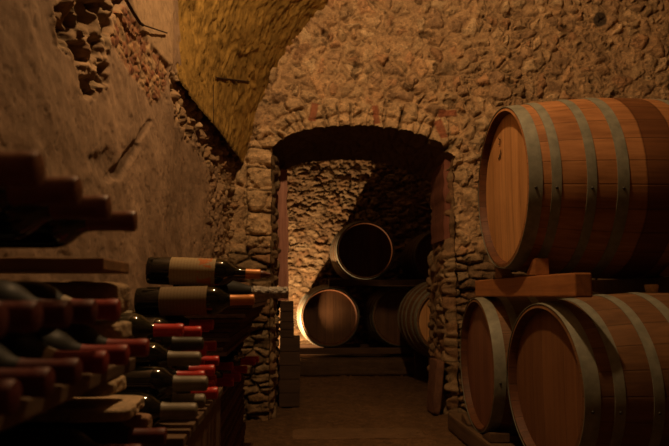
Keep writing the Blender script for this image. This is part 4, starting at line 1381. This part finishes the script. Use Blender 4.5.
# thin rusty rods left in the plaster
def rod(name, pts, r, label, cat='rod'):
    cu = bpy.data.curves.new(name, 'CURVE')
    cu.dimensions = '3D'
    cu.bevel_depth = r
    cu.bevel_resolution = 3
    cu.use_fill_caps = True
    sp = cu.splines.new('POLY')
    sp.points.add(len(pts) - 1)
    for q_, p_ in zip(sp.points, pts): q_.co = (*p_, 1)
    me_o = bpy.data.objects.new(name, cu)
    COL.objects.link(me_o)
    dg = bpy.context.evaluated_depsgraph_get()
    me = bpy.data.meshes.new_from_object(me_o.evaluated_get(dg))
    bpy.data.objects.remove(me_o)
    o = link(name, me, MAT['iron'])
    o.data.materials.clear(); o.data.materials.append(MAT['iron'])
    if label: tag(o, label, cat)
    return o


def on_wall(px, py, off=0.02):
    y = 2.0
    d = ray(px, py)
    for _ in range(12): y = (float(wall_x(y)) + off) / d.x * d.y
    return P(px, py, y)


rod('iron_rod', [on_wall(124, -4), on_wall(133, 12), on_wall(140, 23), on_wall(143, 25)], 0.0058, 'short rusty iron rod stuck in the plaster above the pebbly brick patch')
rod('iron_wire', [on_wall(143, 25, 0.012), on_wall(155, 29, 0.012), on_wall(167, 33, 0.012)], 0.0028, 'thin iron wire running from the rod toward the ochre vault', 'wire')
w0, w1, w2 = P(214, 150, 3.72), P(214, 78, 3.5), P(219, 77, 3.5)
bpy.context.view_layer.update()
dgv = bpy.context.evaluated_depsgraph_get()


def on_vault(px, py):
    v = bpy.data.objects['ceiling_vault']
    hit, loc, nrm, _ = v.ray_cast(CAM, ray(px, py).normalized())
    return (loc - ray(px, py).normalized() * 0.006) if hit else P(px, py, 3.6)


rod('iron_wire', [on_vault(213.5, 128 - 6 * k) for k in range(9)], 0.0016, 'thin dark wire hanging down the ochre vault', 'wire')
rod('iron_rod', [on_vault(216 + 5.5 * k, 77.5 + 0.7 * k) for k in range(7)], 0.0045, 'dark iron rod lying flat against the ochre vault')

# ------------------------------------------------------------------ light
wd = bpy.data.worlds.new('World')
scene.world = wd
wd.use_nodes = True
wd.node_tree.nodes['Background'].inputs[0].default_value = (0.9, 0.55, 0.3, 1)
wd.node_tree.nodes['Background'].inputs[1].default_value = 0.002


def lamp(name, loc, power, col, size=0.04, typ='POINT'):
    l = bpy.data.lights.new(name, typ)
    l.energy = power
    l.color = col
    if typ in ('POINT', 'SPOT'): l.shadow_soft_size = size
    o = bpy.data.objects.new(name, l)
    COL.objects.link(o)
    o.location = loc
    return o


WARM = (1.0, 0.56, 0.22)
lamp('ceiling_bulb', (0.14, 1.9, 3.02), 112, (1.0, 0.61, 0.28), 0.04)
sl_ = lamp('store_lamp', (-0.15, 6.165, 0.38), 100, (1.0, 0.60, 0.28), 0.012, 'SPOT')
sl_.rotation_euler = (Vector((0.25, 7.25, 1.35)) - Vector((-0.15, 6.165, 0.38))).to_track_quat('-Z', 'Y').to_euler()
sl_.data.spot_size = math.radians(140)
sl_.data.spot_blend = 0.5

# ------------------------------------------------------------------ camera
cd = bpy.data.cameras.new('camera')
cam = bpy.data.objects.new('camera', cd)
COL.objects.link(cam)
cam.location = CAM
cam.rotation_euler = (math.pi / 2 + PITCH, 0, -YAW)
cd.sensor_width = 36
cd.lens = F / W * 36
cd.dof.use_dof = True
cd.dof.focus_distance = 2.6
cd.dof.aperture_fstop = 5.6
cd.clip_start = 0.02
scene.camera = cam
scene.view_settings.view_transform = 'Standard'
scene.view_settings.look = 'None'
scene.view_settings.exposure = 0.0
scene.cycles.use_denoising = True
scene.cycles.max_bounces = 5
scene.cycles.diffuse_bounces = 2
